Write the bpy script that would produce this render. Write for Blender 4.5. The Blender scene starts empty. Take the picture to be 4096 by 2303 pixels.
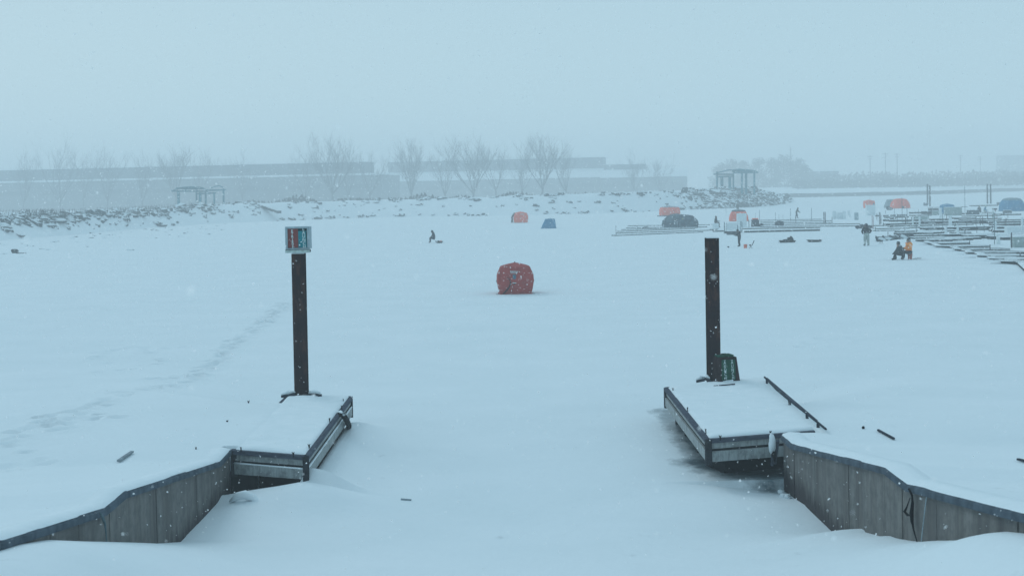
import bpy, math, random
import numpy as np
from mathutils import Vector, Matrix, noise as mn
R = math.radians
random.seed(7); rng = np.random.default_rng(11)
SC = bpy.context.scene
COL = SC.collection

# ------------------------------------------------------------------ camera
H, F = 5.4, 5724.0
PITCH, ROLL, YAW = R(1.5), R(1.15), R(0.22)
CX, CY = 2048.0, 907.5
_r0 = Vector((math.cos(YAW), -math.sin(YAW), 0))
_f0 = Vector((math.sin(YAW), math.cos(YAW), 0))
FW = (_f0*math.cos(PITCH) - Vector((0, 0, 1))*math.sin(PITCH)).normalized()
_u0 = _r0.cross(FW).normalized()
RT = _r0*math.cos(ROLL) - _u0*math.sin(ROLL)
UP = _u0*math.cos(ROLL) + _r0*math.sin(ROLL)
EYE = Vector((0, 0, H))
cam = bpy.data.cameras.new('camera'); co = bpy.data.objects.new('camera', cam); COL.objects.link(co)
m = Matrix((RT, UP, -FW)).transposed().to_4x4(); m.translation = EYE
co.matrix_world = m
cam.sensor_width = 36; cam.lens = F/4096*36; cam.shift_y = -(1151.5-CY)/4096; cam.clip_start = .2; cam.clip_end = 6000
cam.dof.use_dof = True; cam.dof.focus_distance = 50; cam.dof.aperture_fstop = 4.0
SC.camera = co

def ray(x, y): return FW + RT*((x-CX)/F) - UP*((y-CY)/F)
def G(x, y, z=0.0):
    d = ray(x, y); return EYE + d*((z-H)/d.z)
def D(x, y, Y):
    d = ray(x, y); return EYE + d*(Y/d.y)
def XP(x, y, X):
    d = ray(x, y); return EYE + d*(X/d.x)
def ppm(Y): return F/Y

# ------------------------------------------------------------------ tagging, meshes
def tag(o, label=None, cat=None, group=None, kind=None):
    if label: o['label'] = label
    if cat: o['category'] = cat
    if group: o['group'] = group
    if kind: o['kind'] = kind
    return o
def empty(name, loc, label=None, cat=None, group=None, rz=0):
    o = bpy.data.objects.new(name, None); COL.objects.link(o); o.location = loc; o.rotation_euler.z = rz
    o.empty_display_size = .2
    return tag(o, label, cat, group)

class MB:
    def __init__(s): s.v = []; s.f = []; s.mi = []; s.cur = 0
    def add(s, vs, fs):
        n = len(s.v); s.v += [tuple(v) for v in vs]
        s.f += [tuple(i+n for i in f) for f in fs]; s.mi += [s.cur]*len(fs); return s
    def box(s, c, size, rz=0, M=None, taper=1.0):
        a, b, h = size[0]/2, size[1]/2, size[2]/2
        vs = []
        for z in (-h, h):
            k = taper if z > 0 else 1
            for x, y in ((-a, -b), (a, -b), (a, b), (-a, b)):
                p = Vector((x*k, y*k, z))
                if M is not None: p = M @ p
                else:
                    p = Vector((p.x*math.cos(rz)-p.y*math.sin(rz), p.x*math.sin(rz)+p.y*math.cos(rz), p.z))
                vs.append(p + Vector(c))
        return s.add(vs, [(0, 3, 2, 1), (4, 5, 6, 7), (0, 1, 5, 4), (1, 2, 6, 5), (2, 3, 7, 6), (3, 0, 4, 7)])
    def bar(s, p0, p1, w, h):
        p0, p1 = Vector(p0), Vector(p1); d = p1-p0; L = d.length; x = d.normalized()
        up = Vector((0, 0, 1)) if abs(x.z) < .95 else Vector((0, 1, 0))
        y = up.cross(x).normalized(); z = x.cross(y)
        M = Matrix((x, y, z)).transposed()
        return s.box((p0+p1)/2, (L, w, h), M=M)
    def tube(s, pts, rs, n=6, cap=True):
        pts = [Vector(p) for p in pts]
        if not hasattr(rs, '__len__'): rs = [rs]*len(pts)
        vs = []; ref = None
        for i, p in enumerate(pts):
            t = (pts[min(i+1, len(pts)-1)]-pts[max(i-1, 0)]).normalized()
            a = Vector((0, 0, 1)) if abs(t.z) < .9 else Vector((1, 0, 0))
            u = a.cross(t).normalized(); w = t.cross(u)
            if ref is not None and u.dot(ref) < 0: u, w = -u, -w
            ref = u
            for k in range(n):
                an = 2*math.pi*k/n; vs.append(p + (u*math.cos(an)+w*math.sin(an))*rs[i])
        fs = []
        for i in range(len(pts)-1):
            for k in range(n):
                k2 = (k+1) % n; fs.append((i*n+k, i*n+k2, (i+1)*n+k2, (i+1)*n+k))
        if cap: fs += [tuple(range(n))[::-1], tuple((len(pts)-1)*n+k for k in range(n))]
        return s.add(vs, fs)
    def prism(s, poly, z0, z1):
        n = len(poly)
        vs = [(p[0], p[1], z0) for p in poly] + [(p[0], p[1], z1) for p in poly]
        fs = [tuple(range(n))[::-1], tuple(range(n, 2*n))] + [(i, (i+1) % n, n+(i+1) % n, n+i) for i in range(n)]
        return s.add(vs, fs)
    def blob(s, c, r, seed=0, sq=(1, 1, 1), amp=.35, seg=7, rings=5, zmin=None):
        vs = []; c = Vector(c)
        for i in range(rings+1):
            th = math.pi*i/rings
            for k in range(seg):
                ph = 2*math.pi*k/seg
                n = Vector((math.sin(th)*math.cos(ph), math.sin(th)*math.sin(ph), math.cos(th)))
                q = 1+amp*mn.noise(n*1.3+Vector((seed*3.7, seed*1.3, 0)))*2
                v = c + Vector((n.x*sq[0], n.y*sq[1], n.z*sq[2]))*r*q
                if zmin is not None: v.z = max(v.z, zmin)
                vs.append(v)
        fs = [(i*seg+k, (i+1)*seg+k, (i+1)*seg+(k+1) % seg, i*seg+(k+1) % seg) for i in range(rings) for k in range(seg)]
        return s.add(vs, fs)
    def build(s, name, mats, parent=None, loc=None, rz=0, smooth=False, label=None, cat=None, group=None, kind=None):
        me = bpy.data.meshes.new(name); me.from_pydata(s.v, [], s.f); me.validate(); me.update()
        if not isinstance(mats, (list, tuple)): mats = [mats]
        for mt in mats: me.materials.append(mt)
        if len(mats) > 1 and len(me.polygons) == len(s.mi): me.polygons.foreach_set('material_index', s.mi)
        if smooth: me.polygons.foreach_set('use_smooth', [True]*len(me.polygons))
        o = bpy.data.objects.new(name, me); COL.objects.link(o)
        if parent: o.parent = parent
        if loc is not None: o.location = loc
        if rz: o.rotation_euler.z = rz
        return tag(o, label, cat, group, kind)

# ------------------------------------------------------------------ materials
def newmat(name):
    mt = bpy.data.materials.new(name); mt.use_nodes = True
    nt = mt.node_tree; b = nt.nodes['Principled BSDF']; return mt, nt, b
def N(nt, t, **kw):
    n = nt.nodes.new(t)
    for k, v in kw.items():
        if k in n.inputs.keys(): n.inputs[k].default_value = v
        else: setattr(n, k, v)
    return n
def coords(nt, scale=(1, 1, 1), kind='Object'):
    tc = N(nt, 'ShaderNodeTexCoord'); mp = N(nt, 'ShaderNodeMapping'); mp.inputs['Scale'].default_value = scale
    nt.links.new(tc.outputs[kind], mp.inputs['Vector']); return mp.outputs['Vector']
def noisy(nt, vec, scale, detail=4, rough=.6):
    n = N(nt, 'ShaderNodeTexNoise'); n.inputs['Scale'].default_value = scale
    n.inputs['Detail'].default_value = detail; n.inputs['Roughness'].default_value = rough
    nt.links.new(vec, n.inputs['Vector']); return n.outputs['Fac']
def ramp(nt, fac, stops):
    r = N(nt, 'ShaderNodeValToRGB'); e = r.color_ramp.elements
    while len(e) < len(stops): e.new(.5)
    for i, (p, c) in enumerate(stops): e[i].position = p; e[i].color = (*c, 1)
    nt.links.new(fac, r.inputs['Fac']); return r.outputs['Color']
def mixc(nt, fac, a, b):
    m_ = N(nt, 'ShaderNodeMix', data_type='RGBA')
    for sock, val in ((m_.inputs[0], fac), (m_.inputs[6], a), (m_.inputs[7], b)):
        if hasattr(val, 'links'): nt.links.new(val, sock)
        elif hasattr(val, '__len__'): sock.default_value = (*val, 1)
        else: sock.default_value = val
    return m_.outputs[2]
def bump(nt, b, h, strength=.3, dist=.02):
    n = N(nt, 'ShaderNodeBump'); n.inputs['Strength'].default_value = strength; n.inputs['Distance'].default_value = dist
    nt.links.new(h, n.inputs['Height']); nt.links.new(n.outputs['Normal'], b.inputs['Normal'])
SNOWC = (.80, .87, .90)
def up_mask(nt, lo, hi, amt=.25, scale=3.0):
    g = N(nt, 'ShaderNodeNewGeometry'); sx = N(nt, 'ShaderNodeSeparateXYZ'); nt.links.new(g.outputs['Normal'], sx.inputs[0])
    nz = noisy(nt, g.outputs['Position'], scale, 3)
    a = N(nt, 'ShaderNodeMath', operation='MULTIPLY_ADD'); nt.links.new(nz, a.inputs[0]); a.inputs[1].default_value = amt*2
    nt.links.new(sx.outputs['Z'], a.inputs[2])
    mr = N(nt, 'ShaderNodeMapRange'); nt.links.new(a.outputs[0], mr.inputs['Value'])
    mr.inputs['From Min'].default_value = lo+amt; mr.inputs['From Max'].default_value = hi+amt
    return mr.outputs[0]
def plain(name, c, rough=.7, var=.25, scale=4, snow=None, metallic=0, stretch=(1, 1, 1), bmp=.2):
    mt, nt, b = newmat(name)
    v = coords(nt, stretch); f = noisy(nt, v, scale)
    lo = tuple(x*(1-var) for x in c); hi = tuple(min(1, x*(1+var)) for x in c)
    col = ramp(nt, f, [(.3, lo), (.7, hi)])
    if snow: col = mixc(nt, up_mask(nt, *snow), col, SNOWC)
    nt.links.new(col, b.inputs['Base Color']); b.inputs['Roughness'].default_value = rough; b.inputs['Metallic'].default_value = metallic; b.inputs['Specular IOR Level'].default_value = .02 if max(c) < .2 else .35
    if bmp: bump(nt, b, f, bmp, .01)
    return mt
MAT = {}
MAT['snow'], nt, b = newmat('snow')
v = coords(nt); f1 = noisy(nt, v, 2.5, 6); f2 = noisy(nt, v, 40, 3)
nt.links.new(ramp(nt, f1, [(.3, (.77, .85, .88)), (.7, (.84, .90, .93))]), b.inputs['Base Color'])
b.inputs['Roughness'].default_value = .9; bump(nt, b, f1, .5, .03)
# ground: snow with patches of wet dark ice and painted dock shade where the attribute says so
MAT['ground'], nt, b = newmat('ground_snow')
v = coords(nt); f1 = noisy(nt, v, .35, 6); f2 = noisy(nt, v, 3.0, 5)
snowc = ramp(nt, f1, [(.3, (.775, .85, .88)), (.7, (.83, .895, .925))])
at = N(nt, 'ShaderNodeAttribute', attribute_name='wet_shade')
vv = coords(nt, (1, .45, 1)); f3 = noisy(nt, vv, 3.2, 6, .65)
a = N(nt, 'ShaderNodeMath', operation='MULTIPLY_ADD'); nt.links.new(f3, a.inputs[0]); a.inputs[1].default_value = 1.5
nt.links.new(at.outputs['Fac'], a.inputs[2])
mr = N(nt, 'ShaderNodeMapRange'); nt.links.new(a.outputs[0], mr.inputs['Value'])
mr.inputs['From Min'].default_value = .98; mr.inputs['From Max'].default_value = 1.75
ice = ramp(nt, f2, [(.3, (.05, .075, .09)), (.7, (.20, .27, .30))])
nt.links.new(mixc(nt, mr.outputs[0], snowc, ice), b.inputs['Base Color'])
rr = N(nt, 'ShaderNodeMapRange'); nt.links.new(mr.outputs[0], rr.inputs['Value']); rr.inputs['To Min'].default_value = .9; rr.inputs['To Max'].default_value = .3
nt.links.new(rr.outputs[0], b.inputs['Roughness']); bump(nt, b, f2, .45, .05)

MAT['rust'], nt, b = newmat('rusted_steel'); f = noisy(nt, coords(nt, (1, 1, .35)), 5, 7, .7)
nt.links.new(ramp(nt, f, [(.35, (.010, .006, .009)), (.52, (.022, .010, .012)), (.62, (.06, .024, .018)), (.72, (.02, .012, .014))]), b.inputs['Base Color']); b.inputs['Roughness'].default_value = .9; b.inputs['Specular IOR Level'].default_value = .1; bump(nt, b, f, .6, .015)
MAT['dark'] = plain('dark_wet_timber', (.03, .034, .04), .8, .4, 5, stretch=(1, 1, 4))
MAT['board_dark'] = plain('weathered_board_blue_grey', (.075, .088, .115), .85, .35, 7, stretch=(1, 1, 6))
def board_mat(name, c):
    mt, nt, b = newmat(name)
    v = coords(nt, (1, 1, .12)); s = noisy(nt, v, 30, 5, .7); w = noisy(nt, coords(nt), 6, 5, .7)
    col = ramp(nt, s, [(.25, tuple(x*.45 for x in c)), (.5, c), (.8, tuple(min(1, x*1.35) for x in c))])
    col = mixc(nt, ramp(nt, w, [(.5, (0, 0, 0)), (.62, (1, 1, 1))]), col, tuple(x*.62 for x in c))
    nt.links.new(col, b.inputs['Base Color']); b.inputs['Roughness'].default_value = .85; bump(nt, b, s, .4, .01); return mt
MAT['board'] = board_mat('weathered_board', (.33, .36, .36))
# ramp walls: vertical streaks, panels, dark stain low at the water's edge
def wall_mat(name, sgn):
    mt, nt, b = newmat(name)
    v = coords(nt, (1, 1, .06)); s = noisy(nt, v, 2.6, 5, .58); iso = noisy(nt, coords(nt), 5, 7, .72)
    v2 = coords(nt, (0, 1, 0)); sp = noisy(nt, v2, 2.6, 2, .5)
    col = ramp(nt, s, [(.30, (.055, .048, .046)), (.5, (.165, .155, .142)), (.70, (.28, .27, .245))])
    col2 = mixc(nt, ramp(nt, sp, [(.35, (0, 0, 0)), (.65, (1, 1, 1))]), col, (.085, .09, .095))
    col = mixc(nt, .5, col, col2)
    col = mixc(nt, ramp(nt, iso, [(.42, (0, 0, 0)), (.66, (.7, .7, .7))]), col, (.07, .072, .072))
    g = N(nt, 'ShaderNodeNewGeometry'); sx = N(nt, 'ShaderNodeSeparateXYZ'); nt.links.new(g.outputs['Position'], sx.inputs[0])
    st = noisy(nt, coords(nt, (1, 3, .5)), 4, 5, .7)
    a = N(nt, 'ShaderNodeMath', operation='MULTIPLY_ADD'); nt.links.new(st, a.inputs[0]); a.inputs[1].default_value = -.9
    nt.links.new(sx.outputs['Z'], a.inputs[2])
    mr = N(nt, 'ShaderNodeMapRange'); nt.links.new(a.outputs[0], mr.inputs['Value']); mr.inputs['From Min'].default_value = -.35; mr.inputs['From Max'].default_value = -.05
    col = mixc(nt, mr.outputs[0], (.03, .024, .026), col)
    nt.links.new(col, b.inputs['Base Color']); b.inputs['Roughness'].default_value = .9; bump(nt, b, s, .5, .02); return mt
MAT['wall'] = wall_mat('streaked_concrete', 1)
MAT['cap'] = plain('weathered_cap_beam', (.085, .11, .135), .8, .35, 5, snow=None)
MAT['deck'] = plain('wet_dock_timber', (.008, .016, .022), .8, .5, 3, snow=(1.25, 1.6, .3, 2.2))
MAT['skirt'] = plain('dock_skirt_board', (.014, .027, .034), .8, .5, 4, snow=(.85, 1.0, .2, 2))
MAT['frame'] = plain('aluminium_frame', (.33, .42, .46), .6, .2, 12)
MAT['frame2'] = plain('pale_painted_ledge', (.42, .52, .50), .7, .3, 14)
MAT['red'] = plain('faded_red_panel', (.21, .05, .045), .6, .25, 10)
MAT['teal'] = plain('teal_panel', (.004, .21, .25), .5, .25, 10)
MAT['tealdark'] = plain('dark_teal_panel', (.008, .04, .045), .6, .3, 10)
MAT['green'] = plain('dark_green_board', (.02, .085, .055), .7, .35, 8)
MAT['brown'] = plain('brown_stained_timber', (.040, .026, .026), .8, .45, 8, stretch=(1, 1, .3))
MAT['letter'] = plain('white_letter_paint', (.62, .72, .72), .7, .15, 25)
def fabric(name, c, dust=.5):
    mt, nt, b = newmat(name)
    v = coords(nt); f = noisy(nt, v, 2.2, 4); sp = noisy(nt, v, 26, 3, .6)
    col = ramp(nt, f, [(.3, tuple(x*.82 for x in c)), (.7, tuple(min(1, x*1.15) for x in c))])
    m1 = ramp(nt, sp, [(.60, (0, 0, 0)), (.72, (dust,)*3)])
    col = mixc(nt, m1, col, SNOWC)
    col = mixc(nt, up_mask(nt, *((1.0, 1.5) if name.startswith(('red', 'orange')) else (.85, 1.3)), .2, 5), col, SNOWC)
    nt.links.new(col, b.inputs['Base Color']); b.inputs['Roughness'].default_value = .75; b.inputs['Specular IOR Level'].default_value = .15; bump(nt, b, f, .35, .02); return mt
MAT['tent_red'] = fabric('red_tent_fabric', (.36, .045, .036), .35)
MAT['tent_orange'] = fabric('orange_tent_fabric', (.85, .12, .05), .3)
MAT['tent_blue'] = fabric('blue_tent_fabric', (.0, .19, .36), .25)
MAT['tent_navy'] = fabric('navy_tent_fabric', (.02, .035, .06), .5)
MAT['tent_grey'] = fabric('pale_grey_tent_fabric', (.17, .25, .28), .5)
mt, nt, b = newmat('camouflage_tent_fabric'); v = coords(nt); f = noisy(nt, v, 2.4, 3)
nt.links.new(ramp(nt, f, [(.38, (.008, .022, .042)), (.5, (.02, .055, .09)), (.6, (.09, .15, .18)), (.68, (.015, .04, .07))]), b.inputs['Base Color'])
b.inputs['Roughness'].default_value = .85; MAT['tent_camo'] = mt
MAT['window'] = plain('clear_tent_window', (.05, .14, .20), .25, .3, 6, bmp=0)
MAT['black'] = plain('black_rubber', (.012, .014, .017), .6, .4, 8)
MAT['cloth_black'] = plain('black_winter_cloth', (.012, .015, .022), .9, .4, 20)
MAT['cloth_navy'] = plain('navy_winter_cloth', (.014, .024, .045), .9, .4, 20)
MAT['cloth_charcoal'] = plain('charcoal_winter_cloth', (.03, .036, .042), .9, .4, 20, snow=(.6, 1.0, .3, 20))
MAT['cloth_grey'] = plain('pale_grey_winter_cloth', (.34, .40, .38), .9, .3, 20)
MAT['cloth_orange'] = plain('bright_orange_jacket', (1.0, .30, .04), .8, .15, 10)
MAT['cloth_olive'] = plain('olive_winter_cloth', (.09, .10, .09), .9, .3, 20)
MAT['skin'] = plain('skin', (.38, .22, .16), .6, .1, 10)
MAT['bucket'] = plain('orange_bucket_plastic', (.80, .13, .05), .5, .2, 8)
MAT['bucket_red'] = plain('red_orange_bucket_plastic', (.36, .06, .035), .5, .2, 8)
MAT['white'] = plain('white_dock_plastic', (.70, .77, .79), .6, .12, 4)
MAT['pale'] = plain('pale_green_grey_panel', (.30, .38, .37), .7, .2, 5)
MAT['greybox'] = plain('slate_grey_panel', (.07, .10, .125), .7, .25, 5)
MAT['darkbox'] = plain('dark_slate_panel', (.025, .038, .055), .7, .3, 5)
MAT['pole'] = plain('weathered_piling', (.03, .036, .05), .8, .4, 5)
MAT['pole_red'] = plain('reddish_marker_paint', (.16, .05, .06), .7, .3, 5)
MAT['steel'] = plain('galvanised_steel', (.11, .16, .18), .5, .3, 10)
MAT['pergola'] = plain('teal_painted_pergola', (.0, .18, .23), .7, .3, 3)
MAT['rock'] = plain('riprap_rock', (.028, .048, .058), .9, .5, 1.5, snow=(.28, .6, .35, .8))
MAT['rock2'] = plain('lone_dark_rock', (.03, .04, .045), .9, .4, 6, snow=(.8, 1.0, .2, 4))
MAT['bark'] = plain('bare_tree_bark', (.014, .035, .05), .9, .3, 2)
MAT['leaf'] = plain('dark_evergreen_foliage', (.02, .045, .055), .9, .4, 1.5)
MAT['scrub'] = plain('brown_grey_scrub', (.07, .075, .08), .9, .4, 2)
def bldg(name, c, sx):
    mt, nt, b = newmat(name); w = noisy(nt, coords(nt, (1, 1, .2)), .5, 4)
    nt.links.new(ramp(nt, w, [(.3, tuple(x*.8 for x in c)), (.7, tuple(x*1.2 for x in c))]), b.inputs['Base Color']); b.inputs['Roughness'].default_value = .9; return mt
MAT['clad'] = bldg('dark_factory_cladding', (.035, .085, .115), 1)
MAT['clad2'] = bldg('grey_factory_cladding', (.10, .14, .16), 1)
MAT['glass'] = plain('dim_factory_window', (.05, .09, .11), .3, .2, 1, bmp=0)
MAT['rail'] = plain('dark_timber_rail', (.035, .045, .06), .8, .3, 10)
MAT['exposed'] = plain('exposed_grey_timber', (.22, .27, .30), .85, .3, 10)
MAT['yellow'] = plain('yellow_tag', (.6, .5, .1), .6, .1, 5)

# ------------------------------------------------------------------ ground
PL = G(918, 1800, .8); XL = PL.x; YL = PL.y      # left wall end
PR = G(3134, 1748, .8); XR = PR.x; YR = PR.y
def knots(pts, X):
    a = [(XP(x, y, X).y, XP(x, y, X).z) for x, y in pts]; a.sort(); return np.array(a)
topL = knots([(919, 1800), (912, 1803), (873, 1845), (491, 1967), (412, 2033), (0, 2161)], XL)
topR = knots([(3134, 1740), (3140, 1745), (3172, 1775), (3549, 1870), (3638, 1936), (4096, 2052)], XR)
botL = knots([(905, 2000), (888, 1979), (871, 2012), (722, 2172), (600, 2181), (400, 2171), (184, 2163), (60, 2180), (0, 2197)], XL)
botR = knots([(3138, 1962), (3183, 1994), (3217, 2015), (3332, 2132), (3425, 2134), (3440, 2126), (3449, 2109), (3460, 2128), (3528, 2147), (3560, 2143), (3587, 2153), (3647, 2164), (3702, 2168), (3762, 2162), (3851, 2160), (3953, 2147), (3991, 2130), (4030, 2125), (4096, 2132)], XR)
def sm(a, b, x): t = np.clip((x-a)/(b-a), 0, 1); return t*t*(3-2*t)
DKL = [G(935, 1799, .8), G(1223, 1821, .8), G(1401, 1585, .8), G(1008, 1586, .8)]
_p0 = DKL[0]; DKL[3] = Vector((_p0.x-.05, DKL[2].y+.1, .8))   # near-left, near-right, far-right, far-left
DKR = [G(2833, 1755, .8), G(3304, 1718, .8), G(3060, 1510, .8), G(2666, 1549, .8)]
OUTL = XL-.14; OUTR = DKR[1].x-.25
def vnoise(X, Y, s, seed):
    # smooth sum-of-sines noise, cheap
    r = np.random.default_rng(seed); z = np.zeros(np.broadcast(X, Y).shape)
    for k in range(14):
        a = r.uniform(0, 2*np.pi); fr = s*r.uniform(.5, 1.7); ph = r.uniform(0, 6.28)
        z = z+np.sin((X*np.cos(a)+Y*np.sin(a))*fr+ph)
    return z/14
def hgt(X, Y):
    X = np.asarray(X, float); Y = np.asarray(Y, float)
    cen = np.maximum(.16*(23.2-Y), 0); cen = np.where(cen < .6, cen*cen/1.2+0*cen, cen-.3)
    def ext(kn, Y):
        z = np.interp(Y, kn[:, 0], kn[:, 1]); near = Y < kn[0, 0]
        return np.where(near, kn[0, 1]+.16*(kn[0, 0]-Y), z)
    zl = np.where(Y > YL+.3, 0, ext(botL, Y)); zr = np.where(Y > YR+.3, 0, ext(botR, Y))
    wl = np.exp(-((X-XL)/1.35)**2); wr = np.exp(-((XR-X)/1.35)**2)
    z = cen*(1-wl)*(1-wr)+zl*wl+zr*wr
    # banks outside the walls
    tl = ext(topL, Y)-.02; tr = ext(topR, Y)-.02
    dl = np.maximum(XL-.15-X, 0); dr = np.maximum(X-XR-.15, 0)
    bl = (tl+.05)*np.exp(-dl*.03)-.0*dl; br = (tr+.05)*np.exp(-dr*.03)
    wY = sm(YL-1.6, YL-.1, Y); bl = bl*(1-wY)+wY*.855*(1-sm(30.0, 50, Y+dl*.25))
    wR = sm(YR-1.6, YR-.1, Y); br = br*(1-wR)+wR*(.86-.35*sm(YR, 33, Y))*(1-sm(31, 46, Y+dr*.25))
    bl = np.where(Y > 31.2, bl*sm(.0, 1, (dl+.3*(1-sm(31.2, 32.2, Y)))/(.6+np.maximum(Y-31.2, 0)*.9)), bl); dr2 = np.maximum(X-OUTR+.1, 0)
    br = np.where(Y > 31.2, br*sm(.0, 1, dr2/(.6+np.maximum(Y-31.2, 0)*.9)), br)
    bl = bl-.12*sm(XL+.08, XL+.42, X)*(Y < 31.2)
    insL = X < np.where((Y > YL+.12) & (Y < 31.2), XL+.42, XL-.12); insR = X > XR+.12
    z = np.where(insL, bl, z); z = np.where(insR, br, z)
    # hollow under the docks
    z = z  # bank ends fall away sideways past the docks
    ul = (Y > YL+.12) & (Y < 31.6) & (X > XL+.42) & (X < XL+2.2); ur = (Y > YR+.12) & (Y < 33.2) & (X < OUTR) & (X > XR-2.2)
    ufade = 0
    z = np.where(ul | ur, 0.0, z)
    # inner side beyond the wall ends: open ice
    z = np.where((X > np.where(Y < 31.2, XL+.42, XL-.12)) & (X < XR+.12) & (Y > 26.2), 0, z)
    # drift banked against the inner side of the left dock
    q = G(1300, 1740, 0); 
    dd = np.abs(X-(DKL[1].x+.15)); z = z+np.where((X > DKL[1].x-.1) & (Y > DKL[1].y), .30*np.exp(-(dd/.7)**2)*(1-sm(31.5, 33.5, Y)), 0)
    cx_, cy_ = DKL[1].x-.05, DKL[1].y-.45
    z = z+np.where(X > XL+.1, .36*np.where(X < cx_, np.clip(1-(cx_-X)/1.35, 0, 1), np.exp(-((X-cx_)/1.1)**2))*np.exp(-((Y-cy_)/.8)**2), 0)
    big = vnoise(X, Y, .35, 3)*.05*sm(8, 14, Y)*(1-sm(24, 30, Y))+vnoise(X, Y, .16, 5)*.08*sm(34, 55, Y)*(1-sm(62, 82, Y))
    sml = vnoise(X, Y, 1.6, 9)*.014*(1-sm(62, 82, Y))
    return z+big+sml
prints = []
def trail(pts, step, lat, z=.2):
    P = [G(x/2.147, 1200+y/2.147, z) for x, y in pts]
    for a_, b_ in zip(P[:-1], P[1:]):
        L = (b_-a_).length; n = int(L/step)
        for i in range(n):
            t = (i+rng.random()*.6)/max(n, 1); p = a_.lerp(b_, t)
            prints.append((p.x+rng.normal()*lat*.8, p.y+rng.normal()*lat*.8, rng.uniform(.09, .16), rng.uniform(.06, .14)*(1+max(0, p.y-34)/40)))
trail([(-60, 1400), (40, 1330), (300, 1190), (420, 1130), (600, 1060)], .35, .22, .6)
trail([(-40, 1560), (120, 1490), (330, 1380)], .25, .3, .7)
trail([(330, 1380), (600, 1240), (780, 1130), (1000, 1030), (1200, 930), (1400, 770), (1560, 700), (1700, 600), (1850, 480), (2000, 340), (2180, 200), (2330, 90), (2450, -20)], .2, .24, .25)
trail([(650, 1260), (820, 1120)], .2, .3, .5)
trail([(800, 620), (1150, 575), (1450, 460)], .6, .2, .1)
trail([(1380, 700), (1600, 640)], .2, .3, .1)
for x, y, n in ((3600, 1165, 16), (3560, 1180, 14), (2900, 1230, 6), (3330, 1370, 8), (480, 1410, 10), (560, 1400, 10)):
    p = G(x, y, 0)
    for i in range(n): prints.append((p.x+rng.normal()*.8, p.y+rng.normal()*1.0, rng.uniform(.14, .25), rng.uniform(.05, .10)))
xs = np.concatenate([np.arange(-24, 24.01, .12), [31.19, 31.21][:0]+[XL-.10, XL-.14, XL+.41, XL+.43, XR+.10, XR+.14, OUTL-.02, OUTL+.02, OUTR-.02, OUTR+.02],
                     24+np.geomspace(.3, 1480, 46), -24-np.geomspace(.3, 1480, 46)])
ys = np.concatenate([np.arange(4, 45, .12), np.arange(45, 66, .16), np.arange(66, 82, .3), 80+np.geomspace(.5, 1420, 70), [-60, -20, 0], [YL+.1, YL+.14, 31.19, 31.21, YR+.1, YR+.14]])
xs = np.unique(np.round(xs, 3)); ys = np.unique(np.round(ys, 3))
Xg, Yg = np.meshgrid(xs, ys); Zg = hgt(Xg, Yg)
for (px, py, r_, dp) in prints:
    i0, i1 = np.searchsorted(xs, [px-.6, px+.6]); j0, j1 = np.searchsorted(ys, [py-.6, py+.6])
    if i1 <= i0 or j1 <= j0: continue
    d2 = (Xg[j0:j1, i0:i1]-px)**2+(Yg[j0:j1, i0:i1]-py)**2
    Zg[j0:j1, i0:i1] += -dp*np.exp(-d2/(r_*r_))+.25*dp*np.exp(-(np.sqrt(d2)-1.7*r_)**2/(r_*r_*.5))
wet_shade = np.zeros_like(Xg)
def wet_shade_line(pts, rad, val):
    P = [G(x, y, 0) for x, y in pts]
    for a_, b_ in zip(P[:-1], P[1:]):
        dx, dy = b_.x-a_.x, b_.y-a_.y; t = np.clip(((Xg-a_.x)*dx+(Yg-a_.y)*dy)/(dx*dx+dy*dy), 0, 1)
        d_ = np.hypot(Xg-a_.x-t*dx, Yg-a_.y-t*dy); w = val*np.clip(1-(d_/rad)**1.3, -.6, 1)
        np.maximum(wet_shade, w, out=wet_shade)
wet_shade_line([(2668, 1640), (2720, 1700), (2790, 1800), (2850, 1850)], .55, 1.05)
wet_shade_line([(2840, 1850), (2960, 1880), (3120, 1900)], 1.0, 1.3)
wet_shade_line([(3000, 1880), (3110, 1930)], .6, .9)
wet_shade_line([(940, 1915), (1100, 1900), (1210, 1880)], .6, .8)  # faint wetness, plus painted shade of the hollow under the left dock
wet_shade_line([(1230, 1880), (1300, 1780)], .3, .5)
wet_shade = np.where(Zg > .3, 0, wet_shade)
nx, ny = len(xs), len(ys)
me = bpy.data.meshes.new('ground'); me.vertices.add(nx*ny)
me.vertices.foreach_set('co', np.stack([Xg, Yg, Zg], -1).astype(np.float32).ravel())
j, i = np.meshgrid(np.arange(ny-1), np.arange(nx-1), indexing='ij'); a0 = (j*nx+i).ravel()
q = np.stack([a0, a0+1, a0+nx+1, a0+nx], -1); nf = len(q)
me.loops.add(nf*4); me.loops.foreach_set('vertex_index', q.ravel().astype(np.int32))
me.polygons.add(nf); me.polygons.foreach_set('loop_start', np.arange(0, nf*4, 4, dtype=np.int32)); me.polygons.foreach_set('loop_total', np.full(nf, 4, np.int32))
me.update(); me.validate()
at_ = me.attributes.new('wet_shade', 'FLOAT', 'POINT'); at_.data.foreach_set('value', wet_shade.astype(np.float32).ravel())
me.polygons.foreach_set('use_smooth', [True]*len(me.polygons)); me.materials.append(MAT['ground'])
go = bpy.data.objects.new('ground', me); COL.objects.link(go); tag(go, 'snow covered launch ramp, banks and frozen harbour ice', kind='structure')
def gz(x, y): return float(hgt(x, y))
def GG(x, y, n=6):
    """image point -> point on the modelled ground"""
    z = 0.0
    for _ in range(n): p = G(x, y, z); z = gz(p.x, p.y) if p.y < 400 else 0
    return Vector((p.x, p.y, z))

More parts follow.
